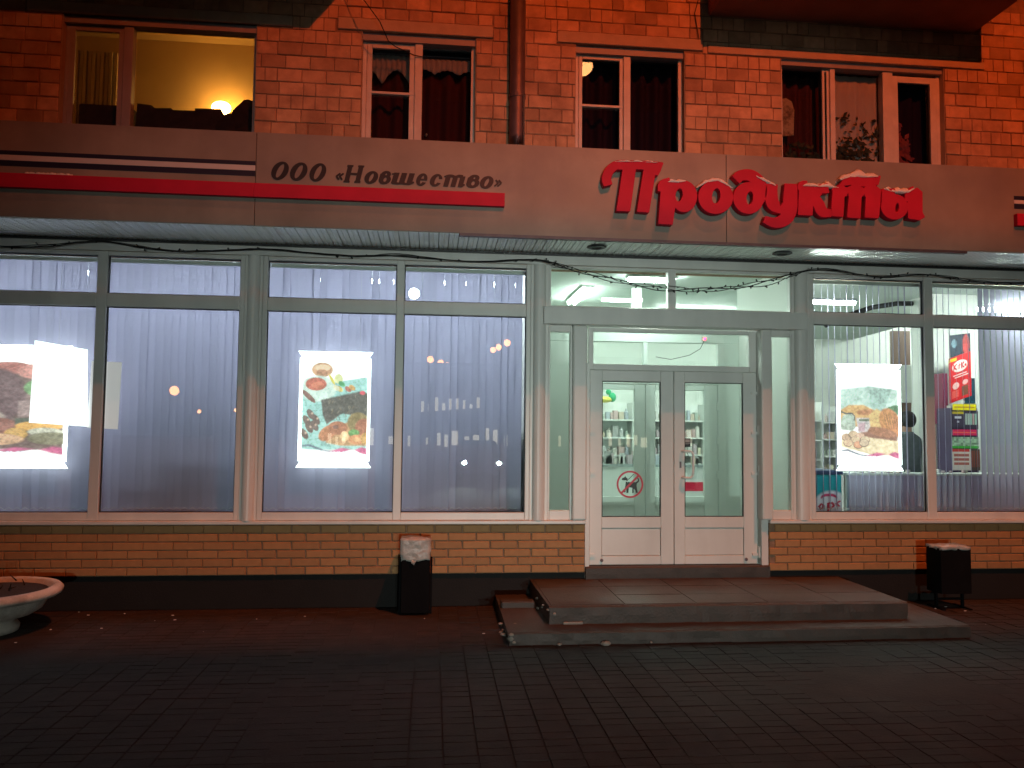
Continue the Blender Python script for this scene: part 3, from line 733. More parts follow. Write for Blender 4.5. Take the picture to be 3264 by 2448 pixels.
def sweets():
    p = Pic(144, 225, (252,255,254))
    p.poly([(0,.30),(.35,.24),(.72,.20),(1,.17),(1,.9),(0,.9)], (160,212,206))
    for k in range(9): p.line([(0,.36+k*.055),(1,.30+k*.055)], .003, (120,175,172))
    p.ell(.30,.115,.17,.075,(205,150,105)); p.ell(.30,.095,.13,.035,(240,205,170)); p.ell(.30,.14,.1,.03,(185,125,85))
    p.ell(.24,.30,.30,.135,(205,225,215)); p.ell(.21,.255,.17,.068,(190,80,45)); p.ell(.23,.265,.1,.035,(205,105,65))
    p.ell(.10,.375,.13,.03,(120,65,50),.5); p.ell(.45,.21,.07,.02,(225,205,60),.8); p.ell(.55,.2,.07,.05,(235,235,170))
    for (x, y, c) in ((.60,.25,(60,165,95)),(.57,.30,(210,185,80)),(.70,.30,(190,95,70)),(.76,.285,(215,160,75)),(.52,.29,(235,225,190))): p.ell(x,y,.055,.026,c,.3)
    p.poly([(.28,.40),(.92,.305),(1.02,.34),(1.02,.60),(.62,.545),(.38,.66),(.31,.55)], (62,50,36)); p.noise(.35, 2, (p.v > .31) & (p.v < .66) & (p.u > .28) & (p.a.sum(2) < .35))
    for k in range(34):
        x, y = random.uniform(.36,.98), random.uniform(.36,.58); p.line([(x,y),(x+random.uniform(-.03,.05),y+.022)], .004, random.choice([(120,95,60),(150,135,110),(40,30,20)]))
    p.ell(.92,.335,.045,.02,(220,40,70))
    for (x, y) in ((.14,.55),(.08,.61),(.22,.60),(.12,.68),(.05,.74),(.2,.66)): p.ell(x,y,.075,.04,(92,62,50),.6); p.ell(x+.02,y-.01,.02,.012,(190,160,140))
    p.poly([(.36,.83),(.42,.70),(.74,.60),(1,.56),(1,.86),(.6,.86)], (190,140,85))
    p.ell(.40,.73,.15,.075,(190,115,60),-.3); p.ell(.55,.68,.16,.07,(170,95,45)); p.ell(.52,.67,.05,.02,(120,60,30)); p.ell(.86,.62,.17,.1,(135,110,40)); p.ell(.95,.67,.14,.09,(165,85,35))
    p.ell(.80,.725,.09,.036,(85,150,60)); p.ell(.66,.76,.07,.05,(235,195,140)); p.ell(.85,.79,.14,.05,(215,140,80)); p.ell(.85,.79,.07,.024,(230,170,110)); p.ell(.97,.78,.07,.06,(190,140,50))
    p.noise(.10, 2, (p.v > .25) & (p.v < .84)); common_foot(p)
    return p
def bread():
    p = Pic(144, 225, (252,255,254))
    p.poly([(0,.20),(.5,.16),(1,.20),(1,.62),(0,.55)], (190,215,205)); p.poly([(.5,.2),(.9,.19),(.75,.45),(.5,.40)], (160,190,180)); p.poly([(.75,.45),(1,.22),(1,.5)], (205,225,215))
    p.poly([(0,.42),(.15,.365),(.40,.36),(.6,.42),(.6,.62),(0,.6)], (215,165,95)); p.poly([(.3,.42),(.55,.405),(.58,.47),(.4,.49),(.27,.47)], (190,120,65)); p.poly([(.5,.46),(.62,.40),(.78,.45),(.7,.66),(.5,.64)], (225,185,115))
    p.ell(.95,.42,.12,.055,(50,110,60)); p.ell(.86,.41,.06,.025,(60,125,70))
    p.ell(.86,.56,.22,.15,(190,115,45),.5); p.ell(.80,.52,.12,.1,(205,135,60),.4)
    for k in range(6): p.line([(.74+k*.045,.44+k*.015),(.80+k*.04,.62)], .006, (160,90,35))
    p.ell(.66,.70,.34,.10,(135,75,40),.1); p.ell(.72,.66,.26,.05,(160,95,50),.1)
    p.poly([(.05,.47),(.20,.455),(.26,.50),(.27,.62),(.2,.655),(0,.64),(0,.54)], (175,190,175)); p.line([(0,.44),(.1,.465),(.2,.46),(.25,.49),(.24,.53)], .008, (50,60,58)); p.ell(.12,.56,.09,.05,(190,205,190))
    p.poly([(.26,.50),(.50,.50),(.52,.60),(.46,.66),(.30,.67)], (205,195,195)); p.poly([(.30,.56),(.44,.54),(.42,.66),(.30,.66)], (185,150,160)); p.line([(.33,.53),(.48,.53)], .012, (95,110,80))
    p.poly([(.0,.72),(.4,.70),(1.01,.745),(1.01,.92),(.5,.90),(0,.82)], (240,220,180))
    for (x, y, c) in ((.10,.71,(205,170,140)),(.22,.68,(215,185,150)),(.34,.70,(205,165,140)),(.26,.735,(225,195,160)),(.42,.735,(220,195,160)),(.13,.77,(220,185,150)),(.30,.79,(230,165,125)),(.40,.77,(225,200,170))): p.ell(x,y+.004,.088,.043,(120,85,60)); p.ell(x,y,.078,.037,c)
    p.noise(.07, 2, (p.v > .22) & (p.v < .84)); common_foot(p); return p
def meat():
    p = Pic(144, 225, (252,252,250))
    p.poly([(0,.12),(.3,.10),(.6,.11),(1,.1),(1,.9),(0,.9)], (105,70,62))
    p.ell(.2,.16,.3,.06,(150,70,60)); p.ell(.55,.15,.2,.06,(175,95,85)); p.ell(.75,.18,.15,.07,(190,120,110))
    p.ell(.45,.40,.26,.26,(92,48,55)); p.ell(.15,.45,.2,.2,(45,40,55)); p.ell(.78,.33,.12,.08,(95,140,80)); p.poly([(.62,.44),(.9,.43),(.9,.58),(.62,.60)], (150,120,118))
    p.ell(.25,.62,.3,.13,(170,150,140)); p.ell(.1,.7,.2,.1,(205,195,180)); p.ell(.48,.68,.16,.08,(140,70,50)); p.poly([(.6,.60),(1,.58),(1,.68),(.6,.68)], (60,70,45)); p.ell(.80,.68,.2,.05,(215,155,50)); p.ell(.62,.75,.1,.06,(200,150,60)); p.ell(.85,.73,.15,.04,(190,185,165)); p.ell(.9,.79,.2,.06,(120,110,75))
    p.ell(.4,.8,.3,.06,(225,175,135)); p.noise(.22, 2, (p.v > .1) & (p.v < .84)); common_foot(p)
    return p
def lightbox(x0, x1, z0, z1, pic, label, y=.135):
    t = thing('lightbox', ((x0+x1)/2, y, z0), label, 'lightbox', 'food lightboxes in the shop windows')
    m = MB(); e = .028; yf = y-.006
    # clear acrylic panel that is lit from its edges: four edge strips with flared corners
    def strip(a, b, c, d): m.hexa([(a[0],yf,a[1]),(b[0],yf,b[1]),(b[0],y+.02,b[1]),(a[0],y+.02,a[1])], [(d[0],yf,d[1]),(c[0],yf,c[1]),(c[0],y+.02,c[1]),(d[0],y+.02,d[1])])
    strip((x0-.018,z1+.02),(x1+.018,z1+.02),(x1-e,z1-.05),(x0+e,z1-.05))
    strip((x0+e,z0+.05),(x1-e,z0+.05),(x1+.018,z0-.02),(x0-.018,z0-.02))
    m.box(x0, x0+e, yf, y+.02, z0+.05, z1-.05); m.box(x1-e, x1, yf, y+.02, z0+.05, z1-.05)
    m.build('lit_edge', ACRYL, t)
    B('back_plate', WHITE, t, (x0+e+.001, x1-e-.001, y+.006, y+.018, z0+.052, z1-.052))
    pic.finish(); pic.sheet('picture', (x0+e+.001, y, z1-.051), (x1-x0-2*e-.002, 0, 0), (0, 0, -(z1-z0-.102)), LIT, t)
    for x in (x0+.12, x1-.12):
        w = MB(); w.tube([(x, y+.01, z1+.02), (x, y+.01, 3.60)], .0015, 4); w.build('hanging_wire', CHROME, t)
    return t
lightbox(-5.02, -3.735, 1.437, 2.665, meat(), 'glowing food lightbox with cured meat picture, half hidden by paper notices')
# its picture sits on the right-hand part that the frame of the photo shows
lightbox(-1.40, -.652, 1.46, 2.66, sweets(), 'glowing food lightbox with sweets and chocolate picture between the bins and the letters')
lightbox(4.62, 5.385, 1.455, 2.64, bread(), 'glowing food lightbox with bread and eggs picture right of the doors')

# paper notices inside the left pane; their brightness is emission put into the paper
PAPER = emit('white_notice_added_glow', (.97,1.0,1.0), 1.5); PAPER2 = emit('dim_notice_added_glow', (1.0,.92,.95), .4)
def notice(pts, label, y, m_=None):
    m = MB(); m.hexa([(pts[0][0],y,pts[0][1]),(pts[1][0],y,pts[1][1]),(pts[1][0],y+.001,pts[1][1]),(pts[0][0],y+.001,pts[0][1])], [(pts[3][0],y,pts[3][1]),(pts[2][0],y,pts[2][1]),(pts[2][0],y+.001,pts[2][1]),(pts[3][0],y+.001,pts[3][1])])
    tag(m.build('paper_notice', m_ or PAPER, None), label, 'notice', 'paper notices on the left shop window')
notice([(-4.075,1.885),(-3.50,1.85),(-3.535,2.645),(-4.055,2.73)], 'large tilted white paper notice inside the left window, glow put into its colour', .064)
notice([(-3.52,1.84),(-3.215,1.825),(-3.20,2.52),(-3.50,2.53)], 'narrow pale notice with an added glow, tucked behind the left window mullion', .0875, PAPER2)

# ------------------------------------------------------------------ vertical blinds
bm = bmesh.new(); W_ = .0835
prev = None
for i in range(5):
    t = i/4-.5; a = bm.verts.new((t*W_, .0012*(1-4*t*t), 0)); b = bm.verts.new((t*W_, .0012*(1-4*t*t), 1))
    if prev: bm.faces.new((prev[0], a, b, prev[1]))
    prev = (a, b)
vme = bpy.data.meshes.new('vane'); bm.to_mesh(vme); bm.free(); vme.materials.append(VANE)
vme.polygons.foreach_set('use_smooth', [True]*4)
def blind(x0, x1, label, angle, y=.27, pitch=.0795):
    t = thing('vertical_blind', ((x0+x1)/2, y, 1.0), label, 'blind', 'vertical blinds behind the shop windows')
    B('headrail', PVC_IN, t, (x0, x1, y-.02, y+.02, 3.60, 3.64))
    n = int((x1-x0)/pitch); ch = []
    for i in range(n+1):
        x = x0 + i*pitch
        a = angle(x)
        o = place('vane', vme, (x, y, .955), t, rot=(random.uniform(-.002,.002), random.uniform(-.0015,.0015), a), scale=(1,1,2.645))
        ch.append((x, a))
    m = MB()
    for i in range(n):
        xa, xb = ch[i][0], ch[i+1][0]
        m.tube([(xa, y-.018, 1.010), ((xa+xb)/2, y-.022, .996 - .012*abs(math.cos(ch[i][1]))), (xb, y-.018, 1.010)], .0022, 4, False)
    m.build('bead_chain', PVC_IN, t)
    return t
def closed(x): return R(4) + random.uniform(-.012, .012) + (random.uniform(.2,.45) if random.random() < .07 else 0)
def angC(x):
    if x > 6.43: return R(14) + random.uniform(-.05,.05)
    return (R(66) if x < 5.62 else R(57)) + random.uniform(-.05,.05)
blind(-6.15, -2.0, 'closed lavender vertical blind in the left window behind paper notices', closed)
blind(-1.745, 1.03, 'closed lavender vertical blind behind the sweets lightbox', closed)
blind(4.27, 8.5, 'opened lavender vertical blind with thin upright vanes right of the doors', angC)

# ------------------------------------------------------------------ string of lights over the shop front
gar = thing('string_lights', (1.2, -.07, 3.4), 'black unlit string of fairy lights drooping over the entrance', 'string lights')
GP = [(-5.6,3.69),(-4.9,3.72),(-4.369,3.652),(-3.9,3.668),(-3.402,3.731),(-3.0,3.69),(-2.531,3.66),(-1.794,3.705),(-1.257,3.683),(-.8,3.665),(-.356,3.693),(.396,3.65),(1.075,3.685),(1.489,3.614),(2.117,3.47),(2.682,3.417),(3.182,3.432),(3.726,3.535),(4.278,3.688),(4.948,3.627),(5.591,3.665),(6.165,3.61),(6.786,3.61),(7.6,3.68)]
bul = MB()
for s in range(3):
    c = crom([(x, z + random.uniform(-.012,.012)*(1.6 if 1.3 < x < 4 else .5) , 0) for x, z in GP], 7)
    pts = [(p[0], -.118 - .010*s + .006*math.sin(p[0]*9+s), p[1] + (.022*math.sin(p[0]*7+2.1*s) if 1.3 < p[0] < 4.1 else .006*math.sin(p[0]*7+2.1*s))) for p in c]
    MB().tube(pts, .0055 if s == 0 else .004, 5).build('cable', RUBBER, gar)
    for i, p in enumerate(pts):
        if i % 2 == s % 2 and (1.3 < p[0] < 4.1 or random.random() < .35):
            a = random.uniform(0, 6.28); q = (p[0]+.03*math.cos(a), p[1]+.012*math.sin(a*2), p[2]+.028*math.sin(a))
            bul.tube([p, q], [.006, .009], 5)
tag(bul.build('bulbs', RUBBER, gar), kind='stuff')

# ------------------------------------------------------------------ sticker on the door, notice by the handle
st = thing('no_dogs_sticker', (2.192, .113, 1.276), 'round red and black no-dogs sticker on the left door glass', 'sticker')
SRED = mat('sticker_red', (.52,.015,.045), .4); SBLK = mat('sticker_black', (.012,.012,.012), .4)
cx, cz, rr = 2.192, 1.276, .150
def tfS(p): return np.stack([cx + p[:, 0]*rr/100, cz + p[:, 1]*rr/100], 1)
def sticker_part(n, a, s, m_, y, post=()): place(n, glyph_mesh(n, a, s, 2.0, tfS, .0012, m_, 0, post), (0, y, 0), st)
sticker_part('dog', [poly((-62,38),(-55,46),(-42,50),(-36,60),(-28,50),(-18,42),(-16,22),(-5,16),(35,16),(52,14),(50,-10),(54,-40),(60,-62),(44,-64),(40,-44),(28,-30),(30,-62),(16,-64),(18,-26),(-8,-22),(-12,-62),(-26,-64),(-28,-30),(-34,-58),(-46,-60),(-36,-18),(-32,10),(-32,30),(-44,28),(-60,32)),
            ribbon((48,12,12),(62,22,10),(64,38,9),(56,44,7)), ribbon((-14,34,5),(12,58,5),(30,76,5))], [poly((-36,24),(-14,14),(-12,20),(-34,30))], SBLK, .1135)
d45 = math.sqrt(.5)*90
sticker_part('prohibition_ring', [ell(0,0,100,100,0,72)], [ell(0,0,86,86,0,72)], SRED, .1120, [ribbon((-d45,-d45,15),(0,0,15),(d45,d45,15))])
p = Pic(20, 24, (20,20,24)); p.rect(.1,.9,.55,.62,(150,150,150)); p.rect(.1,.7,.7,.75,(120,120,120)); p.rect(.1,.9,.12,.45,(170,165,160))
tag(p.sheet('opening_hours_card', (2.808, .1125, 1.788), (.072,0,0), (0,0,-.098), PRINT, None, .001), 'small dark opening hours card above the door handle', 'card')

# ------------------------------------------------------------------ steps
stp = thing('entrance_steps', (2.8, -.8, 0), 'low worn concrete entrance steps with chipped edges in front of the doors', 'steps')
def slab(name, x0, x1, y0, y1, z0, z1, amp, m_, parent, nx=60):
    m = MB(); V = []
    n = nx; top = []
    def jit(x, y, z): return noise.noise((x*6, y*6, z*9))*amp + noise.noise((x*23, y*23, z*31))*amp*.5
    xs_ = [x0 + (x1-x0)*i/n for i in range(n+1)]
    prof = [(y1, z0), (y1, z1), (y0+.02, z1), (y0, z1-.012), (y0, (z0+z1)/2), (y0+.006, z0)]
    for x in xs_:
        for k, (y, z) in enumerate(prof):
            e = 1 if k >= 2 else 0
            V.append((x + (jit(x, y, z)*2 if x in (x0, x1) else 0), y + e*jit(x, z*3, 1), z + (jit(x, y, 5)*.5 if k in (1,2,3) else 0)))
    P_ = len(prof)
    F_ = [(i*P_+k, i*P_+k+1, (i+1)*P_+k+1, (i+1)*P_+k) for i in range(n) for k in range(P_-1)] + [tuple(range(P_-1, -1, -1)), tuple(n*P_+k for k in range(P_))]
    m.quadmesh(V, F_); return m.build(name, m_, parent)
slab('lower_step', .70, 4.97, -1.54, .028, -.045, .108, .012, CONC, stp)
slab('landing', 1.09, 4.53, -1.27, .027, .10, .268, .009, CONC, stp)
xs_ = [1.11, 1.80, 2.48, 3.17, 3.85, 4.51]; ys_ = [-1.235, -.83, -.42, -.005]
for i in range(5):
    for j in range(3):
        B('paving_slab', CONC, stp, (xs_[i]+.004, xs_[i+1]-.004, ys_[j]+.004, ys_[j+1]-.004, .255, .2745 + random.uniform(-.002,.002)), bevel=.004)
slab('threshold', 1.676, 3.729, -.03, .30, .255, .40, .004, CONC, stp)
B('kerb_stone', CONC, stp, (.72, 1.05, -.60, -.47, -.04, .17), bevel=.012)
ch = MB()
for k in range(35):
    u = random.random()
    if k < 20: c = (.70+random.uniform(-.05,.10), -1.54+random.uniform(-.03,.5)*u, random.uniform(.0,.10))
    elif k < 32: c = (1.09+random.uniform(-.03,.05), random.uniform(-1.27,-.5), random.uniform(.12,.25))
    else: c = (random.uniform(.8,4.6), -1.545+random.uniform(-.03,0), .01)
    ch.ball(c, random.uniform(.010,.032), 6, 4, (random.uniform(.7,1.6), random.uniform(.7,1.2), random.uniform(.4,.9)))
tag(ch.build('chipped_edge', CONCL, stp), kind='stuff')
B('plaster_patch', CONCL, stp, (1.22, 1.40, -1.286, -1.27, .108, .132), bevel=.004)

# ------------------------------------------------------------------ planter and bins
pl = thing('concrete_planter', (-3.98, -.78, 0), 'pale round concrete flower bowl with dark soil at the left edge', 'planter')
m = MB(); m.lathe([(q*.93, z*.92) for q, z in [(.30,0),(.31,.05),(.27,.10),(.30,.13),(.43,.165),(.50,.21),(.545,.29),(.555,.315),(.63,.33),(.668,.355),(.672,.39),(.645,.418),(.60,.425),(.565,.41),(.555,.36),(.54,.35)]], (-3.98,-.78,0), 48)
m.build('bowl', PLANTER, pl, smooth=True)
m = MB(); V = []; n = 28
m.lathe([(.513,.33),(.505,.345),(.37,.355),(.2,.36),(.02,.365)], (-3.98,-.78,0), 32); m.build('soil', SOIL, pl)
tw = MB()
for k in range(34):
    a, r_ = random.uniform(0,6.28), random.uniform(0,.45); x, y = -3.98+r_*math.cos(a), -.78+r_*math.sin(a)
    tw.tube([(x,y,.38),(x+random.uniform(-.05,.05),y+random.uniform(-.05,.05),.36+random.uniform(.03,.17))], [.008,.003], 5)
tag(tw.build('dead_stalks', SOIL, pl), kind='stuff')

def crumple(m, amp, f=18):
    m.v = [(x + amp*noise.noise((x*f,y*f,z*f)), y + amp*noise.noise((x*f+7,y*f,z*f)), z + amp*noise.noise((x*f,y*f+5,z*f))) for x, y, z in m.v]
def grid_shell(c, w, d, z0, z1, n=8, nz=6, rnd_=.25):
    """rounded-square tube"""
    m = MB(); N_ = n*4; V = []
    for j in range(nz+1):
        z = z0 + (z1-z0)*j/nz
        for k in range(N_):
            t = k*2*math.pi/N_; cx_, sy_ = math.cos(t), math.sin(t); q = max(abs(cx_), abs(sy_)); s = (1-rnd_)/q + rnd_
            V.append((c[0]+w/2*cx_*s, c[1]+d/2*sy_*s, z))
    F_ = [(j*N_+k, j*N_+(k+1)%N_, (j+1)*N_+(k+1)%N_, (j+1)*N_+k) for j in range(nz) for k in range(N_)]
    m.quadmesh(V, F_); m.f.append(tuple(range(N_-1,-1,-1))); m.f.append(tuple(nz*N_+k for k in range(N_))); m.m += [0,0]
    return m
b1 = thing('litter_bin', (-.13, -.23, 0), 'black square litter bin with a pale bag folded over its top, left of the doors', 'litter bin', 'litter bins by the shop wall')
grid_shell((-.13,-.23), .29, .27, .02, .545, 6, 4, .12).build('body', BINM, b1)
g = grid_shell((-.133,-.23), .302, .282, .535, .752, 10, 10, .12); crumple(g, .018, 16); g.build('bag', BAG, b1, smooth=True)
g = MB(); g.tube([(-.17,-.375,.545),(-.16,-.378,.52),(-.15,-.376,.505),(-.145,-.374,.525),(-.13,-.375,.535)], [.012,.015,.01,.012,.008], 6); g.build('bag_tail', BAG, b1)
B('side_bracket', BINM, b1, (-.298,-.278,-.30,-.16,.0,.545)); B('side_bracket', BINM, b1, (.018,.038,-.30,-.16,.0,.545))
b2 = thing('litter_bin', (5.585, -.36, 0), 'black boxy litter bin on thin legs with a pale bag rim, right of the steps', 'litter bin', 'litter bins by the shop wall')
grid_shell((5.585,-.36), .355, .26, .17, .645, 8, 4, .14).build('body', BINM, b2)
m = grid_shell((5.585,-.36), .360, .265, .632, .668, 14, 3, .14); crumple(m, .016, 17); m.build('bag_rim', BAG, b2, smooth=True)
for sx in (-1, 1):
    B('leg', BINM, b2, (5.585+sx*.150-.012, 5.585+sx*.150+.012, -.375, -.345, .0, .19)); B('foot', BINM, b2, (5.585+sx*.150-.015, 5.585+sx*.150+.015, -.50, -.22, -.004, .014))
B('cross_bar', BINM, b2, (5.447, 5.723, -.37, -.35, .085, .105))

# ------------------------------------------------------------------ shop interior
def struct(name, m_, *boxes): return tag(B(name, m_, None, *boxes), kind='structure')
struct('storeroom_floor', mat('dark_lino', (.09,.07,.08), .6), (-6.3, 1.079, .31, 2.7, .25, .40))
struct('shop_floor', FLOORIN, (1.08, 11.2, .31, 7.0, .25, .40)); struct('shop_ceiling', CEIL, (-6.3, 11.2, .325, 7.0, 3.752, 3.9))
struct('shop_wall', WALLIN, (1.22, 11.2, 6.6, 6.9, .401, 3.751), (11.0, 11.2, .33, 6.59, .401, 3.751))
struct('storeroom_wall', STOREW, (-6.2, 1.08, 2.6, 2.7, .401, 3.751), (-6.3, -6.2, .33, 2.7, .401, 3.751))
struct('vestibule_wall', WALLIN, (1.085, 1.215, .13, 6.59, .401, 3.751), (4.035, 4.16, .13, 1.62, .401, 3.751))
# inner glazed partition
ip = thing('inner_doors', (2.77, 1.6, .4), 'white inner double doors of the glazed vestibule behind the entrance', 'door')
B('frame', PVC_IN, ip, (1.216, 1.86, 1.56, 1.64, .402, 3.02), (3.745, 4.034, 1.56, 1.64, .402, 3.02), (1.216, 4.034, 1.56, 1.64, 3.021, 3.16), (2.60, 2.72, 1.56, 1.64, 3.161, 3.74), (1.861, 3.744, 1.562, 1.638, 2.475, 2.60), (2.74, 2.80, 1.56, 1.64, 2.601, 3.02), bevel=.006)
for (a, b, g0, g1) in ((1.865, 2.766, 1.99, 2.626), (2.774, 3.74, 2.905, 3.56)):
    d = B('door_leaf', PVC_IN, ip, (a, g0, 1.57, 1.63, .41, 2.47), (g1, b, 1.57, 1.63, .41, 2.47), (g0, g1, 1.573, 1.63, .41, .47), (g0, g1, 1.573, 1.63, .90, 1.02), (g0, g1, 1.573, 1.63, 2.40, 2.47), bevel=.006)
    B('panel', PVC_IN, d, (g0+.003, g1-.003, 1.585, 1.62, .473, .897)); B('pane', GLASS, d, (g0, g1, 1.597, 1.603, 1.02, 2.40))
    for z in (2.2, 1.75, 1.3, .7):
        B('hinge', PVC_IN, d, ((b-.02, b+.012, 1.545, 1.568, z-.05, z+.05) if a > 2.7 else (a-.012, a+.02, 1.545, 1.568, z-.05, z+.05)))
B('pane', GLASS, ip, (1.86, 2.74, 1.597, 1.603, 2.60, 3.02)); B('pane', GLASS, ip, (2.80, 3.745, 1.597, 1.603, 2.60, 3.02))
B('pane', GLASS, ip, (1.22, 2.60, 1.597, 1.603, 3.162, 3.74)); B('pane', GLASS, ip, (2.72, 4.03, 1.597, 1.603, 3.162, 3.74))
sn = B('alarm_sensor', PVC_IN, None, (3.52, 3.59, 1.52, 1.558, 3.05, 3.11), bevel=.006); tag(sn, 'small white alarm sensor with a red light over the inner doors', 'sensor')
m = MB(); m.ball((3.554, 1.515, 3.079), .016, 8, 6); m.build('indicator_light', emit('red_led', (1,.02,.08), 14), sn)
m = MB(); m.tube([(3.55,1.54,3.05),(3.50,1.535,2.95),(3.35,1.53,2.86),(3.1,1.53,2.80),(2.9,1.53,2.83)], .004, 5); m.build('wire', RUBBER, sn)

def ceiling_lamp(x, y, z, L_, label, tube=TUBE, w=.16, along='x', parent=None):
    t = thing('ceiling_lamp', (x, y, z), label, 'lamp', 'fluorescent lamps on the shop ceiling')
    a, b = (L_/2, w/2) if along == 'x' else (w/2, L_/2)
    B('housing', PVC_IN, t, (x-a, x+a, y-b, y+b, z-.03, z))
    if z < 3.7:
        for q in (-.8, .8): MB().tube([(x+a*q, y, z), (x+a*q, y, 3.75)], .004, 5).build('suspension_wire', CHROME, t)
    for s in (-1, 1):
        m = MB()
        if along == 'x': m.tube([(x-a+.02, y+s*w*.25, z-.05), (x+a-.02, y+s*w*.25, z-.05)], .018, 8)
        else: m.tube([(x+s*w*.25, y-b+.02, z-.05), (x+s*w*.25, y+b-.02, z-.05)], .018, 8)
        m.build('tube', tube, t)
    return t
ceiling_lamp(2.0, 2.15, 3.75, 1.2, 'ceiling lamp seen through the left pane above the doors', along='y')
ceiling_lamp(4.05, 3.3, 3.02+.73, 1.2, 'ceiling lamp glowing above the right inner door', along='x')
ceiling_lamp(4.62, .42, 3.46, .80, 'hanging tube lamp seen above the bread lightbox', w=.08)
ceiling_lamp(7.35, .42, 3.44, 1.2, 'hanging tube lamp at the right edge of the shop', w=.08)
ceiling_lamp(7.9, 2.3, 3.75, 1.2, 'ceiling lamp over the aisle right of the promo stand')
ceiling_lamp(5.6, 4.4, 3.75, 1.25, 'ceiling lamp deep in the shop over the shelves')
ceiling_lamp(2.7, 4.4, 3.75, 1.25, 'ceiling lamp deep in the shop behind the doors')
ceiling_lamp(2.65, .85, 3.75, .6, 'ceiling lamp inside the vestibule', emit('dim_tube', (.86,1,.93), 150))
for i, x in enumerate((-4.6, -2.7, -.9, .55)):
    ceiling_lamp(x, 1.45, 3.75, 1.2, ('ceiling lamp behind the closed blind above the meat lightbox','ceiling lamp behind the closed blind beside the notices','ceiling lamp behind the closed blind above the sweets lightbox','ceiling lamp behind the closed blind nearest the doors')[i], TUBEB)

BLOCKERM = mat('dark_plum_blocker', (.10,.07,.10), .7)  # unseen boxes added to block storeroom light behind the lower blinds
for (a, b, zt, lb) in ((-3.22,-2.75,1.95,'dark box added to shade the blind, nearest the left notices'), (-2.72,-2.04,2.12,'tall dark box added to shade the blind beside the left pilaster'), (-.22,.42,1.62,'low dark box added to shade the blind right of the sweets lightbox'), (.45,1.02,1.86,'dark box added to shade the blind beside the entrance pilaster')):
    c_ = thing('light_blocking_box', ((a+b)/2, .62, .4), lb, 'cabinet', 'added light blockers behind the closed blinds')
    B('carcass', BLOCKERM, c_, (a, b, .62, 1.1, .402, zt), bevel=.01)
    B('door', BLOCKERM, c_, (a+.02, (a+b)/2-.003, .605, .619, .45, zt-.03)); B('door', BLOCKERM, c_, ((a+b)/2+.003, b-.02, .605, .619, .45, zt-.03))
# shelves with goods along the back of the shop
SHELF = mat('white_shelf', (.74,.76,.74), .5)
GOODC = [(.42,.10,.08),(.5,.30,.12),(.62,.56,.46),(.22,.28,.4),(.55,.48,.22),(.2,.32,.2),(.35,.16,.11),(.68,.66,.62),(.32,.14,.2),(.10,.09,.09),(.55,.35,.3),(.6,.6,.62)]
GOODM = [mat('goods_%d' % i, tuple(.48*x+.52*.62 for x in c), .45) for i, c in enumerate(GOODC)]
def shelf(x, y, w, label, z0=.4, h=1.95, levels=6, d=.4):
    t = thing('grocery_shelf', (x+w/2, y, z0), label, 'shelf', 'white grocery shelves')
    B('back_panel', SHELF, t, (x, x+w, y+d-.02, y+d, z0, z0+h)); B('side_panel', SHELF, t, (x, x+.03, y, y+d-.021, z0, z0+h)); B('side_panel', SHELF, t, (x+w-.03, x+w, y, y+d-.021, z0, z0+h))
    g = MB()
    for k in range(levels):
        z = z0 + .12 + k*(h-.2)/levels*1.04
        B('shelf_board', SHELF, t, (x+.031, x+w-.031, y+.01, y+d-.021, z, z+.025))
        xx = x+.05; top = (h-.2)/levels - .04
        while xx < x+w-.12:
            ww = random.uniform(.04,.11); hh = top*random.uniform(.3,.8); g.mi = random.randrange(len(GOODM))
            if random.random() < .4: g.lathe([(ww*.42,0),(ww*.42,hh*.68),(ww*.16,hh*.8),(ww*.16,hh)], (xx+ww/2, y+.10, z+.0252), 8)
            else: g.box(xx, xx+ww*.92, y+.04, y+.04+random.uniform(.08,.2), z+.0252, z+.025+hh)
            xx += ww + random.uniform(.004,.02)
    tag(g.build('goods', GOODM, t), kind='stuff'); return t
shelf(2.30, 4.7, 1.15, 'white grocery shelf with packets seen through the left door')
shelf(3.75, 5.2, 1.15, 'white grocery shelf seen through the right door')
shelf(5.20, 3.4, .95, 'white grocery shelf seen left of the bread lightbox')
shelf(7.4, 4.8, 1.2, 'white grocery shelf straight behind the standing shopper')
shelf(8.65, 4.8, 1.2, 'white grocery shelf right of the shopper', h=1.95)
shelf(6.25, 5.0, 1.1, 'white grocery shelf left of the shopper, behind the lightbox')
toy = thing('plush_toy', (3.05, 4.85, 2.352), 'green and yellow toy lying on top of a shelf behind the door', 'toy')
m = MB(); m.ball((2.96,4.85,2.40), .10, 12, 8, (1.5,1,.55)); m.build('body', mat('toy_yellow', (.65,.6,.12), .8), toy, smooth=True)
m = MB(); m.ball((3.10,4.85,2.44), .075, 12, 8, (.9,1,1.1)); m.ball((3.03,4.84,2.53), .05, 10, 6); m.build('head', mat('toy_green', (.03,.35,.16), .8), toy, smooth=True)
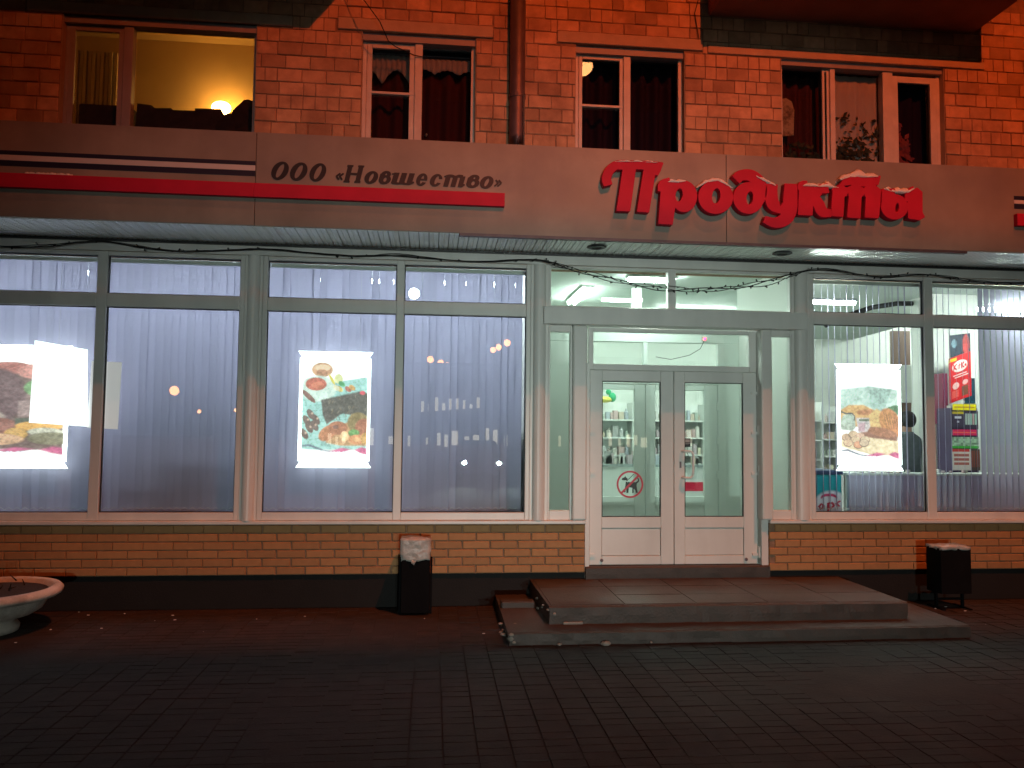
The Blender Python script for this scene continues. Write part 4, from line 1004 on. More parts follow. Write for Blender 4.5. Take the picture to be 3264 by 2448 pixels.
# counters
ct = thing('shop_counter', (3.6, 4.0, .4), 'white shop counter with a red band behind the doors', 'counter')
B('body', SHELF, ct, (2.2, 4.9, 3.8, 4.3, .402, 1.30)); B('red_band', REDP, ct, (3.9, 4.85, 3.79, 3.7995, .92, 1.06)); B('top', mat('counter_top', (.30,.34,.34), .3), ct, (2.17, 4.93, 3.76, 4.33, 1.301, 1.34))
gd = MB()
for k in range(26):
    gd.mi = random.randrange(len(GOODM)); x = random.uniform(2.25,4.8); w = random.uniform(.05,.11); hh = random.uniform(.06,.22)
    gd.box(x, x+w, 3.85, 3.85+w, 1.3405, 1.34+hh)
tag(gd.build('counter_goods', GOODM, ct), kind='stuff')
cb = thing('window_counter', (6.3, .65, .4), 'pale low partition inside the right shop window, bluish shade put into its colour', 'partition')
LAVP = mat('bluish_shade_panel', (.55,.55,.68), .5)  # white panel; the tint of shade and bluish light is in its colour
B('panel', LAVP, cb, (4.97, 8.6, .55, .60, .402, 1.36)); B('ledge', PVC_IN, cb, (4.95, 8.62, .53, .80, 1.361, 1.39), bevel=.004)
lg = MB()
for k in range(16):
    lg.mi = random.randrange(len(GOODM)); x = random.uniform(5.05, 6.5); lg.box(x, x+random.uniform(.02,.05), .58, .62, 1.3905, 1.39+random.uniform(.015,.05))
tag(lg.build('ledge_items', GOODM, cb), kind='stuff')
# ice cream freezer
fz = thing('ice_cream_freezer', (4.5, .8, .4), 'turquoise ice cream freezer with pink lettering behind the right window', 'freezer')
TEAL = mat('teal_panel', (.02,.30,.33), .4)
B('body', TEAL, fz, (4.05+.12, 4.86, .50, 1.15, .402, 1.37), bevel=.02); B('lid', mat('navy_lid', (.02,.04,.10), .35), fz, (4.165, 4.875, .49, 1.16, 1.371, 1.42), bevel=.01)
p = Pic(64, 64, (8,150,160))
p.ell(.80,.98,.40,.62,(225,225,235)); p.ell(.76,.60,.17,.13,(205,60,110)); p.ell(.76,.66,.16,.11,(225,225,235))
p.line([(.61,.78),(.57,.86),(.59,.93),(.65,.90),(.65,.82),(.61,.78)], .020, (170,40,70)); p.line([(.74,1.0),(.74,.77),(.82,.75),(.85,.83),(.80,.90),(.75,.89)], .024, (190,40,70)); p.line([(.96,.70),(.90,.78),(.95,.84)], .02, (190,60,90))
p.sheet('logo_panel', (4.20, .496, 1.34), (.65,0,0), (0,0,-.40), PRINT, fz, .003)

# pillar with posters, promo stand
struct('shop_pillar', WALLIN, (6.70, 7.34, 1.45, 1.95, .402, 3.751))
def flat(name, x0, x1, z0, z1, y, pic, label, cat, tilt=0):
    o = pic.sheet(name, (x0, y, z1), (x1-x0, 0, tilt), (0, 0, -(z1-z0)), PRINT, None, .006); return tag(o, label, cat)
p = Pic(24, 40, (22,40,58)); p.ell(.78,.25,.18,.25,(190,70,70)); p.ell(.2,.2,.15,.1,(120,150,165)); p.noise(.3, 3); p.rect(0,1,.6,1,(25,55,70),.5)
flat('wall_poster', 6.93, 7.22, 2.60, 3.19, 1.44, p, 'dark blue poster high on the pillar behind the red banner', 'poster', .04)
p = Pic(20, 30, (15,60,75)); p.noise(.4, 3); flat('wall_poster', 7.12, 7.27, 2.28, 2.62, 1.438, p, 'small teal poster low on the pillar beside the red banner', 'poster')
p = Pic(60, 120, (205,24,30)); p.rect(0,.36,.03,.10,(235,190,30)); p.ell(.50,.245,.37,.135,(245,235,230))
for st_, w in (([(.22,.19),(.22,.30)],.022),([(.34,.19),(.23,.245),(.34,.30)],.020),([(.41,.235),(.41,.295)],.018),([(.49,.20),(.49,.295)],.018),([(.45,.225),(.53,.225)],.012),([(.58,.19),(.58,.30)],.022),([(.68,.19),(.59,.245),(.68,.30)],.020),([(.74,.24),(.79,.26),(.74,.29),(.72,.26),(.79,.25),(.79,.295)],.014),([(.84,.21),(.84,.295)],.015)): p.line(st_, w, (200,24,30))
p.rect(.18,.80,.42,.445,(240,200,195)); p.rect(.25,.88,.465,.49,(240,200,195)); p.ell(.30,.66,.16,.08,(240,190,185)); p.ell(.72,.64,.14,.06,(235,180,175)); p.rect(.55,.85,.72,.93,(120,70,50)); p.rect(.12,.42,.76,.92,(225,90,80)); p.noise(.08, 2)
flat('promo_banner', 6.735, 7.045, 2.262, 2.85, 1.20, p, 'bright red chocolate bar banner with a white oval logo', 'banner', .11)
m = B('shelf_end_panel', mat('maroon_panel', (.18,.01,.05), .5), None, (6.655, 6.725, 1.22, 1.5, 2.0, 2.66)); tag(m, 'narrow maroon upright panel left of the red banner', 'panel')
tag(B('wall_cabinet', SHELF, None, (6.76, 7.0, 2.30, 2.6, 2.32, 2.86), bevel=.004), 'white wall cabinet seen left of the maroon panel', 'cabinet')
ps = thing('promo_stand', (6.8, 1.1, .4), 'tall cardboard promo stand of sweets under the red banner', 'stand')
B('carcass', mat('violet_card', (.05,.03,.08), .6), ps, (6.62, 6.985, 1.02, 1.30, .402, 2.20))
def tier(z0, z1, pic, x0=6.62, x1=6.985, y=1.01): pic.sheet('tier_front', (x0, y, z1), (x1-x0,0,0), (0,0,-(z1-z0)), PRINT, ps, .006)
p = Pic(40, 10, (245,225,20)); p.line([(.1,.5),(.9,.5)], .06, (200,150,30)); tier(2.172, 2.25, p, 6.64, 6.965)
p = Pic(48, 40, (52,42,62)); p.rect(.05,.45,.05,.18,(190,170,40)); p.rect(.12,.38,.30,.42,(220,220,225)); p.rect(.2,.3,.55,.65,(200,200,210))
for k in range(5): p.rect(.52+k*.09, .59+k*.09, .15, .75, random.choice([(170,185,175),(190,150,150),(150,190,170)]))
tier(1.93, 2.165, p)
p = Pic(40, 10, (210,30,90)); p.line([(.12,.5),(.88,.5)], .10, (235,110,80)); tier(1.85, 1.925, p, 6.635, 6.96)
p = Pic(48, 24, (150,180,150)); p.noise(.5, 4); p.rect(0,1,.8,1,(60,170,60)); tier(1.685, 1.83, p)
p = Pic(48, 40, (225,215,205)); p.rect(.0,.62,0,.12,(205,60,55))
for z in (.22,.42,.62): p.rect(.06,.60,z,z+.13,(175,95,85))
p.rect(.66,1,0,1,(70,55,50))
for k in range(4): p.rect(.69+k*.08,.74+k*.08,.08,.85,(130,60,45))
tier(1.405, 1.675, p, 6.62, 7.0)
pk = MB()
for k in range(14):
    pk.mi = random.randrange(len(GOODM)); x = 6.635 + k*.024; pk.box(x, x+.02, 1.03, 1.12, 2.2005, 2.2+random.uniform(.02,.05))
tag(pk.build('packets', GOODM, ps), kind='stuff')
brd = B('door_board', mat('brown_board', (.16,.10,.08), .6), None, (6.85, 7.12, 2.62, 2.70, .402, 3.4)); tag(brd, 'brown board standing behind the white cabinet', 'board')
# curved bulkhead and sloping valance deep in the shop
m = MB(); pts = [(5.2,1.9,3.33),(5.466,1.9,3.46),(5.866,1.9,3.60),(6.225,1.9,3.665),(6.607,1.9,3.675),(7.0,1.9,3.64)]
m.tube([(p[0]*1.04, 1.9, p[2]+.02) for p in pts], .035, 8); tag(m.build('cable_duct', RUBBER, None, smooth=True), 'black curved cable duct under the shop ceiling', 'duct')
m = MB(); m.hexa([(5.6,3.3,2.55),(7.6,3.3,2.55),(7.6,3.33,2.55),(5.6,3.33,2.55)], [(5.6,3.3,3.05),(7.6,3.3,3.62),(7.6,3.33,3.62),(5.6,3.33,3.05)]); 
tag(m.build('hanging_partition', WALLIN, None), 'white sloping hanging partition above the back shelves', 'partition')
ns = thing('neon_sign', (5.72, 3.3, 2.2), 'small cyan neon sign beside the shelf left of the lightbox', 'sign')
m = MB(); m.tube([(5.68,3.36,2.50),(5.76,3.36,2.50),(5.68,3.36,2.30),(5.76,3.36,2.30),(5.70,3.36,2.14),(5.78,3.36,2.14)], .014, 6); m.build('tube', emit('cyan_neon', (.1,.9,1), 3), ns)
B('mount', DARKM, ns, (5.66, 5.80, 3.375, 3.39, 2.10, 2.54))

# ------------------------------------------------------------------ the shopper
def person(loc, rz):
    J = {'pelvis':(0,0,.93,.150),'belly':(0,.0,1.08,.145),'chest':(0,-.015,1.28,.165),'neck0':(0,0,1.42,.085),'neck':(0,.015,1.49,.060),'head0':(0,.02,1.56,.082),'head1':(0,.015,1.64,.093),'head2':(0,.005,1.69,.070),
         'shL':(-.175,0,1.38,.075),'elL':(-.25,.03,1.12,.052),'wrL':(-.20,.22,.98,.036),'haL':(-.17,.30,.97,.036),'shR':(.175,0,1.38,.075),'elR':(.25,.04,1.12,.052),'wrR':(.19,.24,1.02,.036),'haR':(.15,.32,1.03,.036),
         'hiL':(-.095,0,.86,.105),'knL':(-.10,.02,.49,.068),'anL':(-.10,-.01,.09,.048),'toL':(-.11,.15,.045,.042),'hiR':(.095,0,.86,.105),'knR':(.10,.03,.49,.068),'anR':(.11,-.01,.09,.048),'toR':(.13,.15,.045,.042)}
    E_ = [('pelvis','belly'),('belly','chest'),('chest','neck0'),('neck0','neck'),('neck','head0'),('head0','head1'),('head1','head2'),('chest','shL'),('shL','elL'),('elL','wrL'),('wrL','haL'),('chest','shR'),('shR','elR'),('elR','wrR'),('wrR','haR'),
          ('pelvis','hiL'),('hiL','knL'),('knL','anL'),('anL','toL'),('pelvis','hiR'),('hiR','knR'),('knR','anR'),('anR','toR')]
    K = list(J); me = bpy.data.meshes.new('body'); me.from_pydata([J[k][:3] for k in K], [(K.index(a), K.index(b)) for a, b in E_], [])
    o = bpy.data.objects.new('tmp', me); col.objects.link(o)
    o.modifiers.new('skin', 'SKIN'); sub = o.modifiers.new('sub', 'SUBSURF'); sub.levels = 2; sub.render_levels = 2
    for i, k in enumerate(K):
        sv = me.skin_vertices[0].data[i]; sv.radius = (J[k][3]*(1.25 if k in ('chest','belly','pelvis') else 1), J[k][3]*(.8 if k in ('chest','belly','pelvis') else 1)); sv.use_root = (k == 'pelvis')
    bpy.context.view_layer.update()
    body = bpy.data.meshes.new_from_object(o.evaluated_get(bpy.context.evaluated_depsgraph_get())); bpy.data.objects.remove(o)
    for m_ in (mat('grey_jacket', (.11,.13,.14), .85, var=.2, vscale=12), mat('dark_trousers', (.015,.015,.022), .85), mat('skin_tone', (.42,.24,.17), .6), mat('dark_boots', (.01,.01,.01), .5)): body.materials.append(m_)
    for f in body.polygons:
        c = f.center; f.use_smooth = True
        f.material_index = 2 if c.z > 1.475 or (c.y > .245 and c.z > .8) else (3 if c.z < .11 else (1 if c.z < .84 else 0))
    t = thing('person', loc, 'person in a grey jacket and dark trousers, seen from behind in the shop', 'person'); t.rotation_euler.z = rz
    b = bpy.data.objects.new('body', body); col.objects.link(b); b.parent = t
    HAIR = mat('dark_hair', (.010,.008,.008), .6, bump=.6, bscale=120)
    m = MB(); m.ball((0,-.012,1.655), .112, 20, 14, (.93,1.0,1.12))
    m.v = [(x*(1+.04*noise.noise((x*40,y*40,z*40))), (y if y < .06 else .06+(y-.06)*.25), z if z > 1.56 else 1.56+(z-1.56)*.4) for x, y, z in m.v]
    hme = m.mesh('hair', HAIR, smooth=True); hh = bpy.data.objects.new('hair', hme); col.objects.link(hh); hh.parent = t
    f = MB(); f.mi = 0; f.ball((0,.108,1.60), .016, 8, 6, (.8,1,1.6))
    for s in (-1,1): f.ball((s*.094,.015,1.60), .024, 8, 6, (.4,.8,1.3))
    fm = f.mesh('nose_and_ears', body.materials[2], smooth=True); fo = bpy.data.objects.new('nose_and_ears', fm); col.objects.link(fo); fo.parent = t
    e = MB()
    for s in (-1,1): e.ball((s*.034,.096,1.632), .011, 8, 6)
    em = e.mesh('eyes', mat('eye', (.05,.04,.04), .2), smooth=True); eo = bpy.data.objects.new('eyes', em); col.objects.link(eo); eo.parent = t
    f2 = MB(); f2.ball((0,.100,1.556), .018, 8, 5, (1.2,.3,.35)); mo = bpy.data.objects.new('mouth', f2.mesh('mouth', mat('lips', (.35,.12,.10), .5))); col.objects.link(mo); mo.parent = t
    cl = MB(); cl.lathe([(.075,1.43),(.092,1.45),(.088,1.49),(.072,1.48)], (0,.008,0), 20); co = bpy.data.objects.new('collar', cl.mesh('collar', body.materials[0], smooth=True)); col.objects.link(co); co.parent = t
    HM = body.materials[2]
    for s in (-1, 1):                      # fingers curl forward
        hx, hy, hz = (-.17,.30,.97) if s < 0 else (.15,.32,1.03)
        fg = MB()
        for q in range(4): fg.tube([(hx+(q-1.5)*.017, hy+.02, hz), (hx+(q-1.5)*.018, hy+.055, hz-.008), (hx+(q-1.5)*.018, hy+.072-.006*abs(q-1.3), hz-.034)], [.009,.0085,.007], 7)
        fg.tube([(hx-s*.03, hy-.01, hz), (hx-s*.052, hy+.02, hz-.01), (hx-s*.050, hy+.045, hz-.022)], [.011,.010,.008], 7)
        fo = bpy.data.objects.new('fingers', fg.mesh('fingers', HM, smooth=True)); col.objects.link(fo); fo.parent = t
    return t
person((6.47, 1.72, .40), R(18))

# ------------------------------------------------------------------ rooms upstairs
def room(x0, x1, d, m_, z0=4.5, z1=7.35):
    return struct('room_walls', m_, (x0, x1, .33+d, .45+d, z0, z1), (x0-.1, x0, .33, .45+d, z0, z1), (x1, x1+.1, .33, .45+d, z0, z1), (x0, x1, .33, .33+d, z1, z1+.1), (x0, x1, .33, .33+d, z0-.1, z0))
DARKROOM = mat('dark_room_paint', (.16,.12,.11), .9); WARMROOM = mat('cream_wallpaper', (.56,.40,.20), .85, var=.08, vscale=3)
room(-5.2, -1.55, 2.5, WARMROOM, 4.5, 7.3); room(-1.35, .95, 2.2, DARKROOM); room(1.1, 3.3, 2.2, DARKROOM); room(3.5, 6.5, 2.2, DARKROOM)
tl = thing('table_lamp', (-2.95, 2.3, 5.6), 'warm yellow table lamp glowing low in the lit upstairs window', 'lamp')
m = MB(); m.lathe([(.09,0),(.10,.02),(.02,.04),(.018,.42)], (-2.95,2.3,5.70), 16); m.build('stand', DARKM, tl)
m = MB(); m.ball((-2.95,2.55,6.26), .10, 16, 10, (1.3,.8,.9)); m.build('bulb', emit('warm_bulb', (1,.50,.10), 95), tl)
cbn = B('low_cabinet', mat('dark_wood', (.06,.035,.02), .6), None, (-3.8,-2.2,2.05,2.6,4.502,5.70)); tag(cbn, 'dark wooden cabinet under the lamp in the lit upstairs room', 'cabinet')
wardrobe = B('ribbed_curtain', mat('pale_curtain', (.55,.45,.30), .8), None, *[(-5.05+k*.055, -5.05+k*.055+.04, 2.4+.02*(k%2), 2.6, 4.6, 6.9) for k in range(14)]); tag(wardrobe, 'pale ribbed curtain at the left of the lit upstairs room', 'curtain')
hang = B('ceiling_strip', WARMROOM, None, (-2.6,-1.7,.6,.7,6.45,6.50)); tag(hang, 'pale curtain rail at the top of the lit upstairs window', 'rail')
CLUT = mat('dark_clutter', (.035,.02,.016), .9, var=.5, vscale=9)
def clutter(name, label, cat, blobs, m_=CLUT):
    t = thing(name, (blobs[0][0], .36, 4.8), label, cat)
    m = MB()
    for (x, y, z, r_, sx, sz) in blobs: m.ball((x,y,z), r_, 14, 10, (sx,.8,sz))
    crumple(m, .05, 7); m.build('foliage', m_, t, smooth=True)
    B('pot', LINTEL, t, (blobs[0][0]-.07, blobs[0][0]+.07, .35, .49, 4.78, 4.95)); return t
struct('window_board', LINTEL, *[(a+.01, b-.01, .172, .52, 4.70, 4.775) for a, b in UW])
clutter('house_plant', 'dark bushy plant at the right corner of the lit upstairs window', 'plant', [(-2.08,.44,5.22,.20,1.1,1.35),(-2.25,.44,5.12,.17,1.2,1.3),(-2.05,.44,5.02,.24,1,1)])
bx = MB()
for (a, b, z) in ((-3.27,-3.10,5.40),(-3.18,-2.9,5.36),(-2.92,-2.62,5.34),(-2.65,-2.36,5.37)): bx.box(a, b-.004, .38, .56, 4.776, z)
crumple(bx, .03, 6); tag(bx.build('stacked_bundles', CLUT, None), 'row of dark bundles along the sill of the lit upstairs window', 'bundles')
tag(B('dark_box', CLUT, None, (-3.86,-3.31,.36,.56,4.776,5.355), bevel=.02), 'dark low box in the left sash of the lit upstairs window', 'box')
# curtains
def curtain(name, x0, x1, z0, z1, y, m_, label, cat='curtain', hem=None, waves=9, amp=.03):
    m = MB(); n = 48; V = []
    for i in range(n+1):
        t = i/n; x = x0+(x1-x0)*t; zz = z0 + (hem(t) if hem else 0)
        for j in range(7): V.append((x, y + amp*math.sin(t*waves*6.28+j*.1), z1 + (zz-z1)*j/6))
    m.quadmesh(V, [(i*7+j, i*7+j+1, (i+1)*7+j+1, (i+1)*7+j) for i in range(n) for j in range(6)])
    o = m.build(name, m_, None, smooth=True); s = o.modifiers.new('thick', 'SOLIDIFY'); s.thickness = .003; return tag(o, label, cat)
LACE = fabric('lace_curtain', (.55,.50,.46), .3); REDC = fabric('dark_red_curtain', (.10,.026,.022), .3); FLOR = fabric('pale_tulle', (.80,.72,.66), .2)
curtain('scalloped_valance', -.76, -.24, 5.80, 6.02, .22, LACE, 'scalloped pale valance in the left sash of the second window', hem=lambda t: .17*abs(math.cos(t*5.2))-.12, amp=.012)
curtain('scalloped_valance', -.15, .38, 5.85, 6.0, .22, LACE, 'scalloped pale valance in the right sash of the second window', hem=lambda t: .05*abs(math.cos(t*6.3))-.02, amp=.012)
curtain('dark_curtain', -.76, .38, 4.78, 5.85, .30, REDC, 'dark red curtain behind the second upstairs window', waves=6, amp=.04)
tag(B('venetian_slats', FRAME_GREY, None, *[(-.15,.38,.30,.33,6.0+k*.035,6.012+k*.035) for k in range(3)], *[(-.70,-.25,.30,.33,6.0+k*.035,6.012+k*.035) for k in range(3)]), 'raised slatted blind at the top of the second window', 'blind')
bw = MB(); bw.lathe([(.06,0),(.11,.02),(.17,.10),(.20,.17),(.18,.17)], (.10,.34,4.776), 20); tag(bw.build('window_bowl', LINTEL, None, smooth=True), 'pale bowl on the sill of the second window', 'bowl')
bb = MB(); bb.ball((-.10,.30,5.16), .022, 10, 8); tag(bb.build('glass_ball', CHROME, None, smooth=True), 'tiny shiny ball hanging in the second window', 'ball')
curtain('dark_curtain', 1.6, 2.75, 4.78, 6.08, .32, fabric('plum_curtain', (.05,.022,.035), .3), 'dark plum curtain behind the third upstairs window', waves=7, amp=.05)
curtain('tulle_curtain', 4.6, 5.2, 4.78, 6.08, .205, FLOR, 'pale tulle curtain in the middle of the fourth window', waves=5, amp=.008)
curtain('dark_curtain', 3.98, 4.56, 4.78, 6.08, .30, fabric('maroon_curtain', (.13,.04,.035), .3), 'maroon curtain at the left of the fourth window', waves=4)
curtain('dark_curtain', 5.2, 5.88, 4.78, 6.08, .30, fabric('violet_curtain', (.035,.018,.045), .3), 'dark violet curtain at the right of the fourth window', waves=4)
LEAFM = mat('house_plant_leaf', (.035,.045,.02), .6, rnd=.2); PINK = mat('begonia_leaf', (.30,.06,.07), .6); PALE = mat('pale_patterned_panel', (.55,.40,.24), .7, stain=(.12,.06,.04), sscale=14, stain_amt=.9)
def leafy(x0, x1, z0, z1, n, label, m_=LEAFM, size=.045, dome=True, name='house_plant', y0=.150, y1=.185):
    t = thing(name, ((x0+x1)/2, .3, 4.776), label, 'plant', 'house plants in the fourth upstairs window'); m = MB(); s = MB()
    c = ((x0+x1)/2)
    for k in range(n):
        for _ in range(20):
            x, z = random.uniform(x0,x1), z0+(z1-z0)*random.random()**1.5
            if not dome or ((x-c)/((x1-x0)/2))**2 + ((z-z0)/(z1-z0))**2 < 1: break
        y = random.uniform(y0,y1); a = random.uniform(0,6.28); r_ = size*random.uniform(.6,1.3); b = random.uniform(-.6,.6)
        d = Vector((math.cos(a), random.uniform(-.5,.5), math.sin(a))).normalized(); e = d.cross(Vector((0,1,b))).normalized()
        p0 = Vector((x,y,z)); m.quadmesh([p0-d*r_, p0+e*r_*.5, p0+d*r_, p0-e*r_*.5], [(0,1,2,3)])
        if k % 6 == 0: s.tube([(c+(x-c)*.2, .30, 4.83), (c+(x-c)*.6,.30,(z+4.83)/2), (x,y,z)], [.005,.004,.002], 4)
    tag(m.build('leaves', m_, t), kind='stuff'); s.build('stems', LEAFM, t)
    q = MB(); q.lathe([(.05,0),(.075,.10),(.08,.10),(.07,.08)], (c,.30,4.776), 14); q.build('pot', LINTEL, t)
leafy(4.0, 4.5, 4.86, 5.26, 110, 'dark leafy plant low in the left part of the fourth window')
leafy(4.62, 5.16, 4.86, 5.30, 190, 'dense dark plant low in the middle of the fourth window')
leafy(4.75, 5.2, 5.15, 5.62, 46, 'loose climbing plant high in the middle of the fourth window', size=.038, dome=False)
leafy(4.62, 4.80, 5.1, 5.55, 24, 'thin climbing plant beside the left mullion of the fourth window', size=.035, dome=False)
leafy(5.34, 5.62, 4.86, 5.55, 70, 'reddish leafed plant in the right sash of the fourth window', PINK, .06)
pp = MB(); V = []
for (x, z) in ((3.985,5.30),(4.15,5.32),(4.16,5.62),(4.13,5.72),(4.06,5.76),(3.985,5.74)): V.append((x,.17,z))
for (x, z) in ((3.985,5.30),(4.15,5.32),(4.16,5.62),(4.13,5.72),(4.06,5.76),(3.985,5.74)): V.append((x,.185,z))
pp.quadmesh(V, [(0,1,2,3,4,5), (11,10,9,8,7,6)] + [(k,(k+1)%6+0,(k+1)%6+6,k+6) for k in range(6)]); tag(pp.build('patterned_panel', PALE, None), 'pale patterned panel at the left edge of the fourth window', 'panel')

# ------------------------------------------------------------------ street behind the viewer: what the panes mirror
def street_lamp(x, y, z, label, bulb, r_=.2, pole=True):
    t = thing('street_lamp', (x, y, 0), label, 'street lamp', 'street lamps mirrored in the shop windows')
    m = MB(); m.tube([(x,y-.6,-.1),(x,y-.6,z+.1),(x,y-.35,z+.1+r_*2),(x,y-.05,z+r_*2)], [.10,.07,.05,.05], 8); m.build('pole', STEEL, t)
    m = MB(); m.lathe([(.02,r_*2.0),(r_*1.25,r_*1.25),(r_*1.3,r_*1.05),(r_*.9,r_*1.0)], (x,y-.05,z), 14); m.build('hood', STEEL, t)
    m = MB(); m.ball((x,y,z), r_, 12, 8); m.build('bulb', bulb, t); return t
street_lamp(-34.1, -100, 6.63, 'big orange street lamp mirrored in the left window', SODIUM, .62)
street_lamp(-1.04, -35, 9.4, 'greenish white street lamp mirrored in an upper pane', MERC, .22)
for k, d in enumerate((60, 78, 96)): street_lamp(-.14+k*1.1, -d, 2.62+.0885*d-k*.35, ('nearest','middle','farthest')[k]+' of three orange lamps mirrored above the sweets lightbox', SODIUM, .30+.04*k)
for k, d in enumerate((60, 78, 96)): street_lamp(.817+.096*d-k*.95, -d, 2.81+.112*d-k*.5, ('nearest','middle','farthest')[k]+' of three orange lamps mirrored by the door pilaster', SODIUM, .30+.04*k)
street_lamp(4.73, -15.9, 13.75, 'orange street lamp mirrored in the third upstairs window', SODIUM, .34)
street_lamp(-36.5, -120, 4.3, 'faint orange lamp mirrored low in the second left pane', SODIUM, .30)
street_lamp(-30.9, -120, 4.55, 'faint orange lamp mirrored beside the left pilaster', SODIUM, .26)
fb = thing('far_building', (3.0, -62, 0), 'long low building across the street with lit windows, mirrored in the glass', 'building')
B('wall', mat('far_wall', (.10,.085,.09), .9), fb, (-14, 26, -66, -62, -.3, 7.5)); B('roof', DARKM, fb, (-14.4, 26.4, -66.4, -61.6, 7.51, 7.8))
WARMW = emit('lit_window_far', (1.0,.85,.62), 3.2)
rr_ = random.Random(4); x = -9.0
while x < 24:
    w = rr_.choice((.22, .3, .4, .55)); z1 = rr_.uniform(1.1, 2.1)
    if rr_.random() < .82: B('window', WARMW, fb, (x, x+w, -61.99, -61.9, rr_.uniform(.3,.6), z1))
    x += w + rr_.choice((.35, .6, 1.3))
for k in range(9): B('upper_window', WARMW, fb, (-.9+k*.62, -.9+k*.62+rr_.uniform(.12,.3), -61.99, -61.9, 3.4+.05*k, 3.9+rr_.uniform(0,.9)))

# added sodium floodlight on an invented mast behind the viewer, for the lower facade
fl = thing('added_flood_mast', (FLOOD_POS[0], FLOOD_POS[1]-.6, 0), 'unseen tall mast with a sodium floodlight, added to light the lower facade', 'street lamp')
m = MB(); m.tube([(FLOOD_POS[0], FLOOD_POS[1]-.6, -.1), (FLOOD_POS[0], FLOOD_POS[1]-.6, FLOOD_POS[2]+.3)], [.22,.09], 12); m.build('mast', STEEL, fl)
B('hood', STEEL, fl, (FLOOD_POS[0]-.3, FLOOD_POS[0]+.3, FLOOD_POS[1]-.5, FLOOD_POS[1]-.02, FLOOD_POS[2]+.15, FLOOD_POS[2]+.5))
def beam_blocker(parent, pos, ang, dist, below, half=2.5, back=None):
    # steel shutter plate added to shape a lamp's light: cuts the beam below (or above) an angle under the horizontal
    a = R(ang); y, z = pos[1] + math.cos(a)*dist, pos[2] - math.sin(a)*dist
    if below: B('beam_blocker', STEEL, parent, (pos[0]-half, pos[0]+half, (y-dist*.9) if back is None else pos[1]+math.sin(a)*dist/math.tan(R(back)), y, z-.01, z))
    else: B('beam_blocker', STEEL, parent, (pos[0]-half, pos[0]+half, y, y+dist*.6, z, z+.01), (pos[0]-half, pos[0]+half, y+dist*.6, y+dist*.6+.01, z, z+dist))
    B('beam_blocker_arm', STEEL, parent, (pos[0]+half, pos[0]+half+.03, min(pos[1]-.6, y-.3), y, z, z+.03))
beam_blocker(fl, FLOOD_POS, 69.2, 3.0, True); beam_blocker(fl, FLOOD_POS, 63.9, 3.0, False)
ld = bpy.data.lights.new('added_flood_beam', 'SPOT'); ld.energy = FLOOD_W; ld.color = FLOOD_COL; ld.spot_size = R(46); ld.spot_blend = .85; ld.shadow_soft_size = .07
lo = bpy.data.objects.new('added_flood_beam', ld); col.objects.link(lo); lo.parent = fl
lo.location = Vector(FLOOD_POS) - WL[fl.name]
lo.rotation_euler = (Vector(FLOOD_AIM)-Vector(FLOOD_POS)).to_track_quat('-Z', 'Y').to_euler()

mt = [o for o in bpy.data.objects if o.name.startswith('street_lamp') and 'greenish' in o.get('label', '')][0]
md = bpy.data.lights.new('mercury_beam', 'SPOT'); md.energy = MERC_W; md.color = MERC_COL; md.spot_size = R(21); md.spot_blend = 1.0; md.shadow_soft_size = .3
mo = bpy.data.objects.new('mercury_beam', md); col.objects.link(mo); mo.parent = mt
mo.location = Vector((MERC_POS[0], MERC_POS[1]+.35, MERC_POS[2]-.1)) - WL[mt.name]
mo.rotation_euler = (Vector((2.9, 0, 1.0))-Vector(MERC_POS)).to_track_quat('-Z', 'Y').to_euler()

st_l = [o for o in bpy.data.objects if o.name.startswith('street_lamp') and 'third upstairs' in o.get('label', '')][0]
sd = bpy.data.lights.new('street_beam', 'SPOT'); sd.energy = LAMP_W; sd.color = LAMP_COL; sd.spot_size = R(66); sd.spot_blend = 1.0; sd.shadow_soft_size = .09
so = bpy.data.objects.new('street_beam', sd); col.objects.link(so); so.parent = st_l
LP = Vector(LAMP_POS) + Vector((0, .5, 0)); so.location = LP - WL[st_l.name]
so.rotation_euler = (Vector(LAMP_AIM)-LP).to_track_quat('-Z', 'Y').to_euler()
beam_blocker(st_l, LP, 33.85, 5.0, True, 6.5, 46.0)  # added plate keeps the street lamp's light off the lower facade

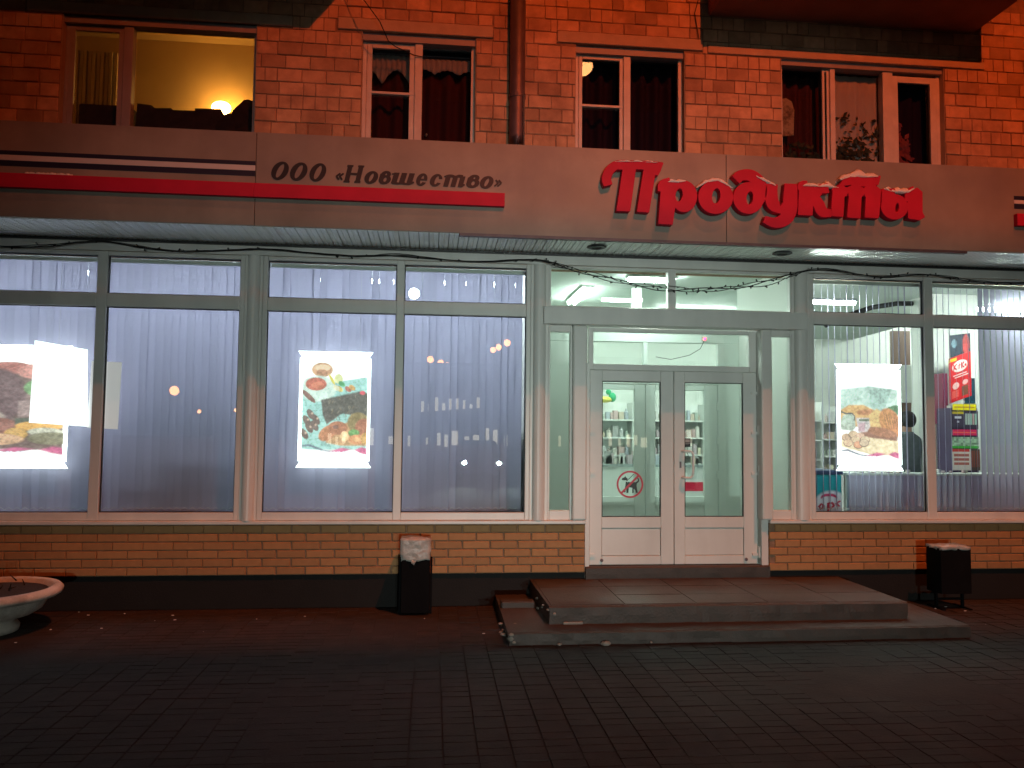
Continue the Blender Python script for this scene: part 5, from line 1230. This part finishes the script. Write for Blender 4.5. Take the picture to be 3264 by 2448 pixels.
# ------------------------------------------------------------------ car waiting across the street with its headlights on (mirrored in the panes, lights the shop front)
car = thing('parked_car', (1.85, -22, 0), 'dark parked car across the street, its two headlights mirrored low in the glass', 'car')
CARP = mat('dark_car_paint', (.03,.035,.05), .25, metal=.4); TYRE = mat('tyre_rubber', (.012,.012,.012), .85); CGL = mat('car_glass', (.02,.025,.03), .08)
prof = [(-20.02,.30),(-20.0,.52),(-20.06,.68),(-20.25,.78),(-21.05,.93),(-21.75,1.38),(-22.1,1.45),(-23.2,1.43),(-23.85,1.02),(-24.2,.95),(-24.3,.55),(-24.25,.30)]
hw = [.78,.84,.85,.85,.86,.68,.62,.62,.80,.82,.82,.78]
m = MB(); n = len(prof)
V = [(1.85-w, y, z) for (y, z), w in zip(prof, hw)] + [(1.85+w, y, z) for (y, z), w in zip(prof, hw)]
m.quadmesh(V, [tuple(range(n)), tuple(range(2*n-1, n-1, -1))] + [(k, n+k, n+(k+1) % n, (k+1) % n) for k in range(n)])
m.build('body', CARP, car, bevel=.05)
m = MB(); m.quadmesh([(1.20,-21.10,.97),(2.50,-21.10,.97),(2.42,-21.70,1.36),(1.28,-21.70,1.36),(1.20,-21.14,.95),(2.50,-21.14,.95),(2.42,-21.74,1.34),(1.28,-21.74,1.34)], [(0,1,2,3),(7,6,5,4),(0,4,5,1),(1,5,6,2),(2,6,7,3),(3,7,4,0)]); m.build('windscreen', CGL, car)
B('bumper', DARKM, car, (1.04, 2.66, -20.08, -19.95, .28, .46), bevel=.03); B('grille', DARKM, car, (1.5, 2.2, -20.03, -19.985, .50, .62))
for wx in (1.06, 2.64):
    for wy in (-20.85, -23.45):
        w = MB(); w.tube([(wx-.10, wy, .31), (wx+.10, wy, .31)], .31, 20); wo = w.build('wheel', TYRE, car)
        q = MB(); q.tube([(wx-.105, wy, .31), (wx+.105, wy, .31)], .19, 14); q.build('rim', CHROME, wo)
HB = emit('headlight_lens', (.95, 1.0, .97), 16)
for k, hx in enumerate((1.22, 2.48)):
    m = MB(); m.ball((hx, -20.0, .66), .09, 14, 8, (1.25,.55,.8)); hl_ = m.build('headlight', HB, car)
    hd = bpy.data.lights.new('headlight_beam', 'SPOT'); hd.energy = HEAD_W; hd.color = HEAD_COL; hd.spot_size = R(32); hd.spot_blend = 1.0; hd.shadow_soft_size = .06
    ho = bpy.data.objects.new('headlight_beam', hd); col.objects.link(ho); ho.parent = car
    hp = Vector((hx, -19.9, .66)); ho.location = hp - WL[car.name]
    ho.rotation_euler = (Vector((1.7 + (k-.5)*3.6, 0, 1.35)) - hp).to_track_quat('-Z', 'Y').to_euler()

for m_ in bpy.data.materials:          # tiny or finely tessellated emitters are found by chance rays only; keeps the sampling for the tubes
    if m_.name.split('.')[0] in ('backlit_print','sodium_bulb','mercury_bulb','lit_window_far','cyan_neon','red_led','headlight_lens','white_notice_added_glow','dim_notice_added_glow'):
        m_.cycles.emission_sampling = 'NONE'
